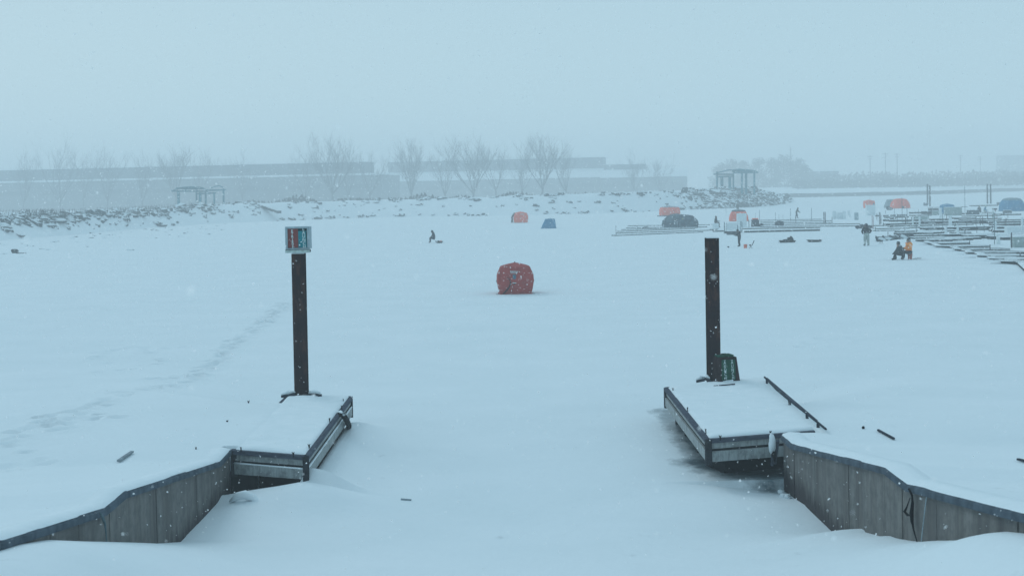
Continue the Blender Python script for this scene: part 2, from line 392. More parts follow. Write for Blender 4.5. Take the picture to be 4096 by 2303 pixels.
# ------------------------------------------------------------------ ramp walls
def ramp_wall(name, label, X, sgn, kn, Yend, cap_label):
    root = empty(name, (X, Yend, 0), label, 'retaining wall')
    near = 4.0
    pts = [(near, kn[0, 1]+.16*(kn[0, 0]-near))]+[tuple(k) for k in kn]
    pts = [(y, z) for y, z in pts]; pts[-1] = (Yend, pts[-1][1])
    T = .26
    # wall split into cast panels with thin recessed joints between them
    ys_ = [near]; y = near; rnd = random.Random(5 if sgn > 0 else 9)
    while y < Yend-.9: y += rnd.uniform(.75, 1.5); ys_.append(min(y, Yend))
    ys_[-1] = Yend
    kx = [p[0] for p in pts]; kz = [p[1] for p in pts]
    pb = MB()
    for a_, b_ in zip(ys_[:-1], ys_[1:]):
        cuts = sorted(set([a_+.008, b_-.008]+[k for k in kx if a_+.02 < k < b_-.02]))
        x0 = rnd.uniform(-.006, .006)
        for c0, c1 in zip(cuts[:-1], cuts[1:]):
            z0, z1 = np.interp(c0, kx, kz)-.03, np.interp(c1, kx, kz)-.03
            xa, xb = -sgn*0-x0*sgn, sgn*T
            vs = [(xa, c0-Yend, -.8), (xb, c0-Yend, -.8), (xb, c1-Yend, -.8), (xa, c1-Yend, -.8), (xa, c0-Yend, z0), (xb, c0-Yend, z0), (xb, c1-Yend, z1), (xa, c1-Yend, z1)]
            pb.add(vs, [(0, 3, 2, 1), (4, 5, 6, 7), (0, 1, 5, 4), (1, 2, 6, 5), (2, 3, 7, 6), (3, 0, 4, 7)])
    pb.build('wall_panel', MAT['wall'], root)
    jb = MB()
    for a_ in ys_[1:-1]:
        z = np.interp(a_, kx, kz)-.08; jb.box((sgn*(T/2+.02), a_-Yend, z/2-.4), (T-.03, .03, z+.8))
    jb.build('panel_joint', MAT['black'], root)
    cb = MB()
    cb2 = MB(); w = .13
    fine = []
    for (a_, za), (b_, zb) in zip(pts[:-1], pts[1:]):
        n = max(1, int((b_-a_)/.35))
        for k in range(n): t = k/n; fine.append((a_+(b_-a_)*t, za+(zb-za)*t))
    fine.append(pts[-1])
    sec = [(-sgn*.05, -.085), (-sgn*.05, -.02), (-sgn*.02, .012), (sgn*T*.9, .015), (sgn*T*.9, -.10)]
    vs = []
    for k, (yy, zz) in enumerate(fine):
        wob = mn.noise(Vector((yy*.7, X, 0)))*.012
        for sx_, sz_ in sec: vs.append((sx_+wob*.4, yy-Yend+.02*(k == len(fine)-1), zz+sz_+wob*.25))
    n = len(sec); fs = [(i*n+k, i*n+(k+1) % n, (i+1)*n+(k+1) % n, (i+1)*n+k) for i in range(len(fine)-1) for k in range(n)]
    fs += [tuple(range(n)), tuple((len(fine)-1)*n+k for k in range(n))[::-1]]
    cb.add(vs, fs); cb.build('cap_beam', MAT['cap'], root)
    wl = MB()   # second lower waler board just under the cap
    for (a_, za), (b_, zb) in zip(pts[:-1], pts[1:]):
        if b_-a_ > 1: wl.bar((-sgn*.012, a_-Yend, za-.135), (-sgn*.012, b_-Yend-.01, zb-.135), .05, .06)
    sb = MB(); vs = []
    for k, (yy, zz) in enumerate(fine):
        wob = mn.noise(Vector((yy*.9, X+4, 2)))*.012
        for sx_, sz_ in ((-sgn*.028, .004), (-sgn*.005, .035), (sgn*.12, .06), (sgn*.30, .05), (sgn*.36, -.05)): vs.append((sx_+wob, yy-Yend, zz+sz_+wob*.5))
    n = 5; sb.add(vs, [(i*n+k, i*n+k+1, (i+1)*n+k+1, (i+1)*n+k) for i in range(len(fine)-1) for k in range(n-1)])
    sb.build('snow_cover', MAT['snow'], root, smooth=True)
    return root
wl_ = ramp_wall('ramp_wall', 'streaked grey retaining wall on the left side of the launch ramp', XL, -1, topL, YL, '')
wr_ = ramp_wall('ramp_wall', 'streaked grey retaining wall on the right side of the launch ramp', XR, 1, topR, YR, '')
def hang(name, pts, X, dx, r, mat, label, cat, col=6):
    b_ = MB(); P = [XP(x, y, X+dx) for x, y in pts]; o0 = P[0]
    b_.tube([p-o0 for p in P], r, 6); b_.build(name, mat, loc=o0, label=label, cat=cat)
hang('cable', [(3636, 1955), (3648, 1980), (3650, 2010), (3646, 2050), (3648, 2085), (3655, 2120), (3668, 2165)], XR, -.06, [.016, .014, .018, .026, .02, .010, .008], MAT['black'], 'black cable hanging down the face of the right ramp wall', 'cable')
hang('rope', [(3708, 1968), (3703, 2010), (3697, 2060), (3690, 2120), (3685, 2165)], XR, -.03, .006, MAT['frame'], 'thin pale rope hanging straight down the right ramp wall', 'rope')
hang('hook', [(3640, 1990), (3630, 2020), (3618, 2045), (3630, 2058), (3645, 2060)], XR, -.08, [.006, .008, .018, .018, .006], MAT['black'], 'small black hook bent out beside the cable on the right ramp wall', 'hook')
hang('rope_end', [(402, 2050), (412, 2072), (420, 2095), (424, 2130), (426, 2165)], XL, .06, [.012, .022, .016, .01, .008], MAT['steel'], 'grey rope tied at the bend of the left ramp wall', 'rope')

# ------------------------------------------------------------------ the two launch docks
def snow_slab(poly, z, h, root, inset=.03, name='snow_cover', n=26, seed=0, mat='snow'):
    """quad polygon -> soft edged slab"""
    a_, b_, c_, d_ = [Vector((p[0], p[1], 0)) for p in poly]
    mb = MB(); vs = []
    for jn in range(n+1):
        for in_ in range(n+1):
            u, v = in_/n, jn/n
            u2 = .5-.5*math.cos(math.pi*u); v2 = .5-.5*math.cos(math.pi*v)
            p = a_.lerp(b_, u2).lerp(d_.lerp(c_, u2), v2)
            e = min(u2*(b_-a_).length, (1-u2)*(b_-a_).length, v2*(d_-a_).length, (1-v2)*(d_-a_).length)
            k = min(1, e/.10); zz = z+h*math.sqrt(max(0, 1-(1-k)**2))*(1+.25*mn.noise(Vector((p.x*1.4+seed, p.y*1.4, 0))))+.012*mn.noise(Vector((p.x*4, p.y*4, seed)))*k
            if k == 0: p = p+Vector((mn.noise(Vector((p.x*2.2, p.y*2.2, 1))), mn.noise(Vector((p.x*2.2, p.y*2.2, 5))), 0))*.07
            vs.append((p.x, p.y, zz))
    m_ = n+1; mb.add(vs, [(j_*m_+i_, j_*m_+i_+1, (j_+1)*m_+i_+1, (j_+1)*m_+i_) for j_ in range(n) for i_ in range(n)])
    return mb.build(name, MAT[mat], root, smooth=True)
def launch_dock(label, P, side, zt=.76):
    o = (P[0]+P[1]+P[2]+P[3])/4; o.z = 0
    root = empty('launch_dock', o, label, 'dock')
    Q = [Vector((p.x-o.x, p.y-o.y, 0)) for p in P]
    def shrink(s): return [q_+(-q_).normalized()*s for q_ in Q]
    d_ = MB(); S = shrink(.09); d_.prism([(p.x, p.y) for p in S], zt-.34, zt-.03); d_.build('deck', MAT['dark'], root)
    top = MB(); top.prism([(p.x, p.y) for p in shrink(.02)], zt-.028, zt); top.build('deck_planking', MAT['board_dark'], root)
    edges = [(Q[0], Q[1]), (Q[1], Q[2]), (Q[2], Q[3]), (Q[3], Q[0])]
    for (a_, b_) in edges:
        L = (b_-a_).length; n_ = max(1, round(L/3.0)); dr = (b_-a_).normalized(); nn = Vector((dr.y, -dr.x, 0))
        if nn.dot((a_+b_)/2) < 0: nn = -nn
        for part, zc, hh, off, mt in (('upper_board', zt-.085, .115, .0, 'board'), ('lower_board', zt-.285, .19, .03, 'board')):
            bb = MB()
            for k in range(n_):
                p0 = a_.lerp(b_, k/n_)+dr*.012; p1 = a_.lerp(b_, (k+1)/n_)-dr*.012
                w = random.uniform(-.008, .008)
                bb.bar(p0+nn*(off-.01)+Vector((0, 0, zc+w)), p1+nn*(off-.01)+Vector((0, 0, zc-w)), .045, hh)
            bb.build(part, MAT[mt], root)
        cap = MB(); cap.bar(a_+nn*.005+Vector((0, 0, zt+.005)), b_+nn*.005+Vector((0, 0, zt+.005)), .10, .075); cap.build('curb_board', MAT['board_dark'], root)
        sn = MB(); mpts = []
        kk = max(6, int(L/.25))
        for k in range(kk+1):
            p = a_.lerp(b_, k/kk)+nn*(.03)+Vector((0, 0, zt-.19)); mpts.append(p)
        sn.tube(mpts, [.018+.008*mn.noise(Vector((k*.7, L, 0))) for k in range(kk+1)], 6); (side < 0) and sn.build('snow_ridge', MAT['snow'], root, smooth=True)
    for q_ in Q:
        pb = MB(); pb.box((q_.x, q_.y, zt-.2), (.11, .11, .46), rz=.1); pb.build('corner_post', MAT['dark'], root)
    # floats, added as wide black blocks to darken the hollow under the deck
    for t in (.16, .38, .66, .9):
        fb = MB(); a_ = Q[0].lerp(Q[3], t); b_ = Q[1].lerp(Q[2], t)
        fb.bar(a_.lerp(b_, .03 if side < 0 else .13)+Vector((0, 0, zt-.60)), b_.lerp(a_, .10 if side < 0 else .03)+Vector((0, 0, zt-.60)), .7, .46); fb.build('float', MAT['black'], root)
    snow_slab([(q_.x, q_.y) for q_ in shrink(.05)], zt+.0, .085, root, seed=o.x)
    return root, o, Q, zt
dl, oL, QL, ztL = launch_dock('snow covered floating dock at the end of the left ramp wall', DKL, -1)
dr_, oR, QR, ztR = launch_dock('snow covered floating dock at the end of the right ramp wall', DKR, 1)
# rail along the outer edge of the right dock
def rail_part():
    pts = [(3058, 1507), (3105, 1556), (3160, 1602), (3222, 1650), (3270, 1688), (3304, 1716)]
    P = [G(x, y, .93) for x, y in pts]
    b_ = MB()
    for a_, c_ in zip(P[:-1], P[1:]): b_.bar(a_-oR, c_-oR, .035, .028)
    b_.build('edge_rail', MAT['rail'], dr_)
    for x, y in ((3068, 1518), (3158, 1600), (3228, 1655), (3272, 1692)):
        p = G(x, y, .93)-oR; k = MB(); k.box(p-Vector((0, 0, .07)), (.05, .05, .13)); k.build('rail_bracket', MAT['rail'], dr_)
rail_part()
# abutment hangers at the wall ends (diagonal steel hinge plates)
for root, o, X, Y, s in ((dl, oL, XL, YL, 1), (dr_, oR, XR, YR, -1)):
    hb = MB(); p = Vector((X+s*.10, Y+.0, .55))-o
    hb.bar(p+Vector((0, 0, .2)), p+Vector((s*.05, .1, -.25)), .05, .05); hb.bar(p+Vector((s*.09, 0, .18)), p+Vector((s*.10, .1, -.28)), .04, .05)
    hb.build('hinge_plate', MAT['board_dark'], root)
# cleats poking through the snow
def cleat(x, y, z, parent_root, o, k, s=.5):
    p = G(x, y, z); z = max(z, gz(p.x, p.y)+.0); p = G(x, y, z)
    b_ = MB(); b_.tube([(-.05*s, 0, .06*s), (-.01, 0, .02), (0, 0, -.06)], [.012*s, .018*s, .02*s], 6)
    b_.tube([(.05*s, .01, .065*s), (.012, 0, .02), (0, 0, -.03)], [.012*s, .018*s, .018*s], 6)
    b_.build('cleat', MAT['black'], parent_root, loc=p-o, rz=k)
for i_, (x, y) in enumerate([(994, 1607), (909, 1686), (784, 1794), (964, 1794), (1173, 1814), (1236, 1782), (1318, 1677), (1373, 1599), (1367, 1627)]): cleat(x, y, .86, dl, oL, i_*.7)
for i_, (x, y) in enumerate([(2692, 1556), (2750, 1634), (2823, 1721), (2881, 1747), (3082, 1729), (3230, 1657)]): cleat(x, y, .86, dr_, oR, i_*.9)
# tyre fender, cloth fender
b_ = MB(); P = [(1345, 1657), (1362, 1656), (1376, 1664), (1388, 1682), (1396, 1702), (1394, 1714)]
W = [G(x, y, z) for (x, y), z in zip(P, (.72, .80, .78, .6, .38, .24))]
b_.tube([w-W[0] for w in W], [.045, .055, .06, .06, .06, .055], 10)
hose = b_.build('rubber_hose', MAT['black'], None, loc=W[0], label='black curved rubber hose arching over the edge of the left launch dock', cat='hose')
b_ = MB(); b_.tube([w-W[0]+Vector((0, 0, .05)) for w in W[:5]], [.01, .035, .035, .03, .005], 8); b_.build('snow_cover', MAT['snow'], hose, smooth=True)
pf = G(3085, 1745, .8)
b_ = MB(); b_.blob((0, -.08, -.12), .11, 3, (.6, .6, 1.6), .2, 10, 8); b_.build('fender_sack', MAT['snow'], None, loc=pf, smooth=True, label='snow crusted white fender hanging off the right launch dock front', cat='fender')
fe = bpy.data.objects['fender_sack']
b_ = MB(); b_.add([(-.03, -.10, -.25), (.07, -.10, -.25), (.05, -.10, -.5), (-.03, -.08, -.25), (.07, -.08, -.25), (.05, -.08, -.5)], [(0, 1, 2), (5, 4, 3), (0, 3, 4, 1), (1, 4, 5, 2), (2, 5, 3, 0)]); b_.build('torn_flap', MAT['black'], fe)

bb = MB(); bb.box((.24, .07, .0), (.48, .08, .82)); bb.build('shade_block', MAT['black'], wl_)  # black block added to darken the gap beside the left wall end
# ------------------------------------------------------------------ steel piles
def hpile(base, top, w, label, z0=-.4):
    root = empty('steel_pile', (base.x, base.y, 0), label, 'piling')
    b_ = MB(); h = top.z-z0; lx, ly = top.x-base.x, top.y-base.y
    def q_(cx, cy, sx, sy, rz=0):
        vs = []
        for z in (z0, top.z):
            t = (z-base.z)/(top.z-base.z)
            for x, y in ((-sx, -sy), (sx, -sy), (sx, sy), (-sx, sy)): vs.append((cx+x/2+lx*t, cy+y/2+ly*t, z))
        b_.add(vs, [(0, 3, 2, 1), (4, 5, 6, 7), (0, 1, 5, 4), (1, 2, 6, 5), (2, 3, 7, 6), (3, 0, 4, 7)])
    q_(0, -w/2, w, .016); q_(0, w/2, w, .016); q_(0, 0, .014, w-.016)
    b_.build('pile_shaft', MAT['rust'], root)
    for yy in (-w/2+.01, w/2-.01): c_ = MB(); c_.box((lx, ly+yy, top.z+.008), (w, .03, .016)); c_.build('snow_cap', MAT['snow'], root)
    return root
bpL = G(1207, 1580, .8); tpL = D(1194.5, 1014, bpL.y); wL = 50.5/ppm(bpL.y)
bpR = G(2855, 1519, .82); tpR = D(2847, 952, bpR.y); wR = 50/ppm(bpR.y)
hpile(bpL, tpL, wL, 'tall dark steel pile under the launch sign on the left dock')
hpile(bpR, tpR, wR, 'tall bare dark steel pile at the end of the right dock')
# pile guides (broken timbers at the foot of each pile)
def guide(root, o, segs, z):
    for (x0, y0, x1, y1, w) in segs:
        b_ = MB(); b_.bar(G(x0, y0, z)-o, G(x1, y1, z+.04)-o, w, w*.8); b_.build('pile_guide', MAT['rail'], root)
    for (x0, y0, x1, y1, w) in segs[:2]:
        b_ = MB(); p = G(x0, y0, z)-o; q_ = G(x1, y1, z)-o; b_.tube([p+Vector((0, 0, .04)), (p+q_)/2+Vector((0, 0, .07)), q_+Vector((0, 0, .06))], [.02, .05, .02], 7); b_.build('snow_cap', MAT['snow'], root, smooth=True)
guide(dl, oL, [(1126, 1585, 1180, 1578, .07), (1236, 1578, 1282, 1581, .07), (1130, 1583, 1178, 1573, .04), (1240, 1566, 1262, 1579, .035)], .84)
guide(dr_, oR, [(2786, 1525, 2818, 1519, .07), (2815, 1511, 2838, 1522, .06), (2855, 1543, 2940, 1535, .03)], .84)

# ------------------------------------------------------------------ text
def text_mesh(s, size, mat, name, parent, loc, sx=1.0, extr=.004, bold=.0, rz=0):
    c = bpy.data.curves.new(name, 'FONT'); c.body = s; c.size = size; c.extrude = extr; c.offset = bold
    c.align_x = 'CENTER'; c.align_y = 'CENTER'; c.space_line = .78
    t = bpy.data.objects.new(name, c); COL.objects.link(t)
    dg = bpy.context.evaluated_depsgraph_get(); me = bpy.data.meshes.new_from_object(t.evaluated_get(dg))
    bpy.data.objects.remove(t)
    me.transform(Matrix.Rotation(rz, 4, 'Z')@Matrix.Rotation(R(90), 4, 'X')@Matrix.Diagonal((sx, 1, 1, 1)))
    me.materials.clear(); me.materials.append(mat)
    o = bpy.data.objects.new(name, me); COL.objects.link(o); o.parent = parent; o.location = loc; return o
# launch / retrieve sign on the left pile
yS = bpL.y-wL/2-.02
def sgn_pt(x, y): return D(x, y, yS)
c0 = sgn_pt(1190, 952); k = 1/ppm(yS)
sign = empty('sign_box', (c0.x, yS, c0.z), 'square framed sign with red and teal halves on the left pile', 'sign', rz=0)
Ws, Hs, dep = 96*k, 92*k, .42
LEAN = Matrix.Rotation(R(-1.2), 4, 'Y')
b_ = MB(); b_.box((0, dep/2+.01, 0), (Ws-.02, dep, Hs-.02)); b_.build('housing', MAT['frame'], sign)
for (cx, cz, sx, sz) in ((0, Hs/2-4*k, 96*k, 8*k), (0, -Hs/2+3*k, 96*k, 6*k), (-Ws/2+4.5*k, 0, 9*k, Hs-14*k), (Ws/2-4.5*k, 0, 9*k, Hs-14*k)):
    b_ = MB(); b_.box((cx, -.015, cz), (sx, .045, sz)); b_.build('frame_bar', MAT['frame'], sign)
x0, xm, x1 = -39*k, 2.5*k, 42*k-3*k
b_ = MB(); b_.box(((x0+xm)/2, -.002, 0), (xm-x0, .012, 78*k)); rp = b_.build('retrieve_panel', MAT['red'], sign)
b_ = MB(); b_.box(((xm+x1)/2+.003, -.002, -5*k), (x1-xm, .012, 66*k)); tp = b_.build('launch_panel', MAT['teal'], sign)
b_ = MB(); b_.box(((xm+x1)/2+.003, -.001, 34*k), (x1-xm, .012, 13*k)); b_.build('torn_panel_top', MAT['tealdark'], sign)
b_ = MB(); b_.add([(x1-.002, -.012, 20*k), (x1-5*k, -.012, 27*k), (x1-2*k, -.012, -38*k), (x1-.002, -.012, -38*k), (x1-.002, -.009, 20*k), (x1-5*k, -.009, 27*k), (x1-2*k, -.009, -38*k), (x1-.002, -.009, -38*k)], [(0, 1, 2, 3), (7, 6, 5, 4), (0, 4, 5, 1), (1, 5, 6, 2), (2, 6, 7, 3), (3, 7, 4, 0)]); b_.build('rust_streak', MAT['tealdark'], sign)
for i_, ch in enumerate('ETRIEVE'):
    text_mesh(ch, 14.5*k, MAT['letter'], 'letter', rp, ((-21+.3*i_)*k, -.011, (28-11.0*i_)*k), 1.0, .003, .0022)
for i_, ch in enumerate('LAUNCH'):
    text_mesh(ch, 17*k, MAT['letter'], 'letter', tp, ((24.5+.5*i_)*k, -.013, (34.5-14.3*i_)*k), 1.0, .003, .0022)
b_ = MB(); b_.box((1*k, -.03, -Hs/2-7*k), (98*k, .12, 11*k)); b_.build('ledge', MAT['frame2'], sign)
b_ = MB(); b_.box((0, .02, -Hs/2-.8*k), (97*k, .15, 1.6*k)); b_.box((49*k, .0, -Hs/2-6*k), (3*k, .14, 8*k)); b_.build('ledge_seam', MAT['black'], sign)
sign.rotation_euler = (0, R(-.0), 0)
# green launch crate beside the right pile
pc0 = G(2893, 1526, .84); yC = pc0.y+.05; kc = 1/ppm(yC)
crate = empty('sign_crate', (D(2893, 1526, yC).x, yC, .80), 'dark green and brown wooden crate sign resting against the right pile', 'sign', rz=R(12))
hC = 104*kc
def quad_prism(mb, pts, t, ax=Vector((0, 1, 0))):
    vs = [Vector(p) for p in pts]+[Vector(p)+ax*t for p in pts]
    mb.add(vs, [(0, 1, 2, 3), (7, 6, 5, 4), (0, 4, 5, 1), (1, 5, 6, 2), (2, 6, 7, 3), (3, 7, 4, 0)])
kz = kc
fx0, fx1, gx1t, gx1b = -24*kz, 50*kz, 58*kz, 70*kz
b_ = MB(); quad_prism(b_, [(fx0, 0, 0), (gx1b, 0, 0), (gx1t-4*kz, 0, hC), (fx0, 0, hC)], .42); b_.build('crate_body', MAT['brown'], crate)
for xa, xb in ((-6*kz, 24*kz), (25*kz, 52*kz)):
    b_ = MB(); quad_prism(b_, [(xa, -.02, 12*kz), (xb, -.02, 12*kz), (xb-1*kz, -.02, hC-10*kz), (xa, -.02, hC-10*kz)], .018); b_.build('green_board', MAT['green'], crate)
for xa, xb, dz in ((-18*kz, 15*kz, 6*kz), (17*kz, 36*kz, 8*kz), (37*kz, 50*kz, 7*kz)):
    b_ = MB(); b_.box(((xa+xb)/2, .2, hC+dz/2), (xb-xa, .36, dz)); b_.build('top_slat', MAT['green'], crate)
b_ = MB(); b_.box((16*kz, -.02, hC-4*kz), (74*kz, .03, 5*kz)); b_.build('cross_batten', MAT['brown'], crate); b_ = MB(); b_.box((18*kz, -.02, 5*kz), (84*kz, .03, 7*kz)); b_.build('cross_batten', MAT['brown'], crate)
b_ = MB(); quad_prism(b_, [(54*kz, -.025, 0), (gx1b+1*kz, -.025, 0), (gx1t-2*kz, -.025, hC), (50*kz, -.025, hC)], .022); b_.build('side_board', MAT['brown'], crate)
b_ = MB(); b_.tube([(-4*kz, -.05, 9*kz), (10*kz, -.06, 10*kz), (26*kz, -.06, 10*kz), (38*kz, -.05, 11*kz)], [.005, .014, .014, .02], 7); b_.build('snow_ridge', MAT['snow'], crate, smooth=True)
for gx in (6*kz, 37*kz):
    for i_, ch in enumerate('AUNCH'):
        text_mesh(ch, 19*kc, MAT['letter'], 'letter', crate, (gx+.9*i_*kz, -.026, hC-22*kz-15.5*i_*kz), .72, .003, .001)
    b_ = MB(); b_.box((gx, -.026, hC-12.5*kz), (8*kz, .006, 1.6*kz)); b_.build('letter', MAT['letter'], crate)

# ------------------------------------------------------------------ timbers half buried
def timber(pts, w, label, z, mat='exposed'):
    P = [GG(x, y) for x, y in pts]; o_ = P[0]
    b_ = MB()
    for a_, c_ in zip(P[:-1], P[1:]): b_.bar(a_-o_+Vector((0, 0, z+.03)), c_-o_+Vector((0, 0, z+.03)), w*.42, .03)
    b_.build('buried_timber', MAT[mat], None, loc=o_, label=label, cat='timber', group='timbers poking out of the snow')
timber([(474, 1850), (529, 1813)], .14, 'grey timber edge poking through the snow left of the left dock', 0.005)
timber([(3512, 1725), (3576, 1760)], .09, 'dark timber edge poking through the snow right of the right dock', 0.0, 'rail')
timber([(4072, 1855), (4096, 1862), (4150, 1880)], .10, 'timber edge in the snow cut by the right side of the photo', 0.0, 'rail')
timber([(1604, 1998), (1645, 2001)], .09, 'short timber scrap lying in the snow in the middle of the ramp', -.02)
for x, y, l in ((3453, 1714, 'black bolt head sticking out of the snow on the right bank'), (1262, 1866, 'small dark lump beside the left dock corner')):
    p = GG(x, y); b_ = MB(); b_.blob((0, 0, .02), .032, x, amp=.2); b_.build('bolt', MAT['black'], None, loc=p, label=l, cat='bolt')
# broken snow crust on the drift by the left wall end
p = GG(968, 2005); b_ = MB(); b_.tube([(-.22, .1, -.02), (-.08, .02, .09), (.06, -.02, .12), (.2, -.03, .07), (.3, -.05, -.06)], [.03, .07, .08, .07, .04], 9)
b_.build('snow_lump', MAT['snow'], None, loc=p, smooth=True, label='curled lump of snow under the front of the left dock', cat='snow lump')
rngl = random.Random(3)
for k_, (x, y) in enumerate(((3140, 1972), (3150, 1985), (3166, 1992))):
    p = GG(x, y); b_ = MB(); b_.blob((0, 0, 0), .06, k_+11, (1.2, 1, .8), .35); b_.build('ice_chunk', MAT['snow'], None, loc=p+Vector((-.06, 0, .02)), smooth=True,
        label=('topmost', 'middle', 'lowest')[k_]+' of three ice chunks at the foot of the right ramp wall', cat='ice chunk', group='ice chunks by the right wall')

# ------------------------------------------------------------------ tents
def sqring(h, z, bulge, n=8):
    """rounded square ring, half width h"""
    out = []
    for side in range(4):
        a_ = side*math.pi/2
        for i_ in range(n):
            t = -1+2*i_/n; x = h*(1+bulge*(1-t*t)); y = h*t
            out.append((x*math.cos(a_)-y*math.sin(a_), x*math.sin(a_)+y*math.cos(a_), z))
    return out
def tent(base, w, h, mat, label, prof=None, roof=None, rz=0, apron=None, aw=.0, window=True, base_k=.87, dome=False, sx=1.0, extra=None):
    root = empty('ice_tent', base-Vector((0, 0, .03)), label, 'tent', 'ice fishing shelters', rz=rz)
    prof = prof or [(0, base_k, .02), (.2, .95, .03), (.42, 1.0, .05), (.62, .98, .05), (.86, .82, .02)]
    n = 8
    rings = [sqring(k_*w/2, z_*h, bl_, n) for z_, k_, bl_ in prof]
    if dome: rr = [(.93, .62, .04), (.985, .34, .08)]
    else: rr = [(.90, .66, -.01), (.95, .36, -.02)]
    roofr = [rings[-1]]+[sqring(k_*w/2, z_*h, bl_, n) for z_, k_, bl_ in rr]
    def strip(rs, apex=None):
        mb = MB(); vs = []; m_ = 4*n
        for r_ in rs: vs += [(x*sx, y, z) for x, y, z in r_]
        fs = [(i_*m_+k_, i_*m_+(k_+1) % m_, (i_+1)*m_+(k_+1) % m_, (i_+1)*m_+k_) for i_ in range(len(rs)-1) for k_ in range(m_)]
        if apex is not None:
            vs.append(apex); fs += [((len(rs)-1)*m_+k_, (len(rs)-1)*m_+(k_+1) % m_, len(vs)-1) for k_ in range(m_)]
        return mb.add(vs, fs)
    strip(rings).build('tent_wall', MAT[mat], root)
    strip(roofr, (0, 0, h)).build('tent_roof', MAT[roof or mat], root)
    sk = MB(); a_ = sqring(prof[0][1]*w/2+.01, .05, .01, n); c_ = sqring(prof[0][1]*w/2+.14, .012, .03, n); m_ = 4*n
    sk.add([(x*sx, y, z) for x, y, z in a_]+[(x*sx, y, z) for x, y, z in c_], [(k_, (k_+1) % m_, m_+(k_+1) % m_, m_+k_) for k_ in range(m_)])
    sk.build('ground_skirt', MAT['tent_navy'] if mat != 'tent_red' else MAT['tent_red'], root)
    hb = MB(); hb.blob((0, 0, h+.01), .03, 1, amp=.05); hb.build('roof_hub', MAT['black'], root)
    return root
t1b = G(2062, 1176, 0); w1 = 142/ppm(t1b.y+.9); 
t1c = t1b+Vector((0, .85, 0))
T1 = tent(t1c, w1, 126/ppm(t1b.y+.3)*1.0, 'tent_red', 'large dark red pop-up ice shelter alone in the middle of the ice', rz=R(1.5), base_k=.86)
fy = -w1/2*1.035; h1 = 126/ppm(t1b.y+.3); q1 = 1/ppm(t1b.y)
def t1p(x, y):  # zoomed crop px -> local
    return ((1900+x/6.58-2062)*q1, (1176-(1000+y/6.58))*q1)
x_, z_ = t1p(1030, 545)
ylog = -w1/2*.94
text_mesh('Eskimo', .125, MAT['letter'], 'lettering', T1, (x_, ylog-.05, z_), 1.15, .004, .002)
b_ = MB(); b_.box((x_-.01, ylog-.055, z_-.085), (.36, .01, .022)); b_.box((x_+.11, ylog-.055, z_-.12), (.022, .01, .06)); b_.build('logo_underline', MAT['letter'], T1)
x_, z_ = t1p(1030, 690)
b_ = MB(); b_.add([(x_-.08, fy-.012, z_+.13), (x_+.07, fy-.012, z_+.13), (x_+.10, fy-.016, z_), (x_+.05, fy-.016, z_-.12), (x_-.04, fy-.016, z_-.11), (x_-.09, fy-.016, z_)]+[(x_-.08, fy+.02, z_+.13), (x_+.07, fy+.02, z_+.13), (x_+.10, fy+.02, z_), (x_+.05, fy+.02, z_-.12), (x_-.04, fy+.02, z_-.11), (x_-.09, fy+.02, z_)],
                  [(0, 1, 2, 3, 4, 5), (0, 6, 7, 1), (1, 7, 8, 2), (2, 8, 9, 3), (3, 9, 10, 4), (4, 10, 11, 5), (5, 11, 6, 0)]); b_.build('tent_window', MAT['window'], T1)
x_, z_ = t1p(1030, 845); b_ = MB(); b_.box((x_, fy-.015, z_), (.20, .02, .035)); b_.build('white_tag', MAT['letter'], T1)
b_ = MB(); b_.box((x_, fy-.02, z_-.045), (.08, .02, .06)); b_.build('side_hub', MAT['black'], T1)
zp = [t1p(a, c) for a, c in ((850, 690), (900, 745), (930, 810), (920, 890), (880, 970), (820, 1040), (760, 1100), (715, 1145))]
b_ = MB(); b_.tube([(a, -w1/2*np.interp(c/h1, [0, .2, .42, .62], [.89, .985, 1.05, 1.03])-.012, c) for a, c in zp], [.01, .018, .024, .03, .032, .034, .03, .025], 6); b_.build('door_zip', MAT['black'], T1)
b_ = MB(); b_.box((-w1*.47, -.7, .02), (.30, .12, .05), rz=.3); b_.box((w1*.47, -.7, .02), (.26, .1, .05), rz=-.2); b_.build('corner_flap', MAT['tent_navy'], T1)
for s in (-1, 1):
    b_ = MB(); b_.tube([(s*w1*.5, 0, h1*.5), (s*w1*.53, -.05, h1*.42), (s*w1*.52, -.06, h1*.36)], .012, 5); b_.build('guy_rope', MAT['black'], T1)

def tent_at(x0, x1, ytop, ybase, mat, label, **kw):
    p = G((x0+x1)/2, ybase, 0); w = (x1-x0)/ppm(p.y); h = (ybase-ytop)/ppm(p.y)
    return tent(p+Vector((0, w*.45, 0)), w*1.0, h*1.01, mat, label, **kw), p, w, h
T2, p2, w2, h2 = tent_at(2057, 2110, 846, 891, 'tent_orange', 'small orange ice shelter left of the small blue one', rz=R(8))
b_ = MB(); b_.blob((w2*.28, -w2*.52, h2*.56), .09, 2, (1, .3, 1), .1); b_.build('tent_window', MAT['letter'], T2)
b_ = MB(); b_.bar((-w2*.1, -w2*.50, h2*.78), (w2*.2, -w2*.50, h2*.76), .03, .1); b_.build('roof_patch', MAT['letter'], T2)
T3, p3, w3, h3 = tent_at(2165, 2225, 873, 914, 'tent_blue', 'small blue flat-topped ice shelter beside the small orange one', prof=[(0, 1.0, 0), (.5, .82, 0), (.93, .62, 0)], rz=R(0))
for o_ in T3.children:   # lean: left side slopes more than the right
    if o_.name.startswith(('tent_wall', 'tent_roof', 'roof_hub')):
        for v_ in o_.data.vertices: v_.co.x += v_.co.z*.17
b_ = MB(); b_.bar((w3*.0, -w3*.33, h3*.75), (w3*.22, -w3*.33, h3*.75), .02, .08); b_.build('white_tag', MAT['letter'], T3)
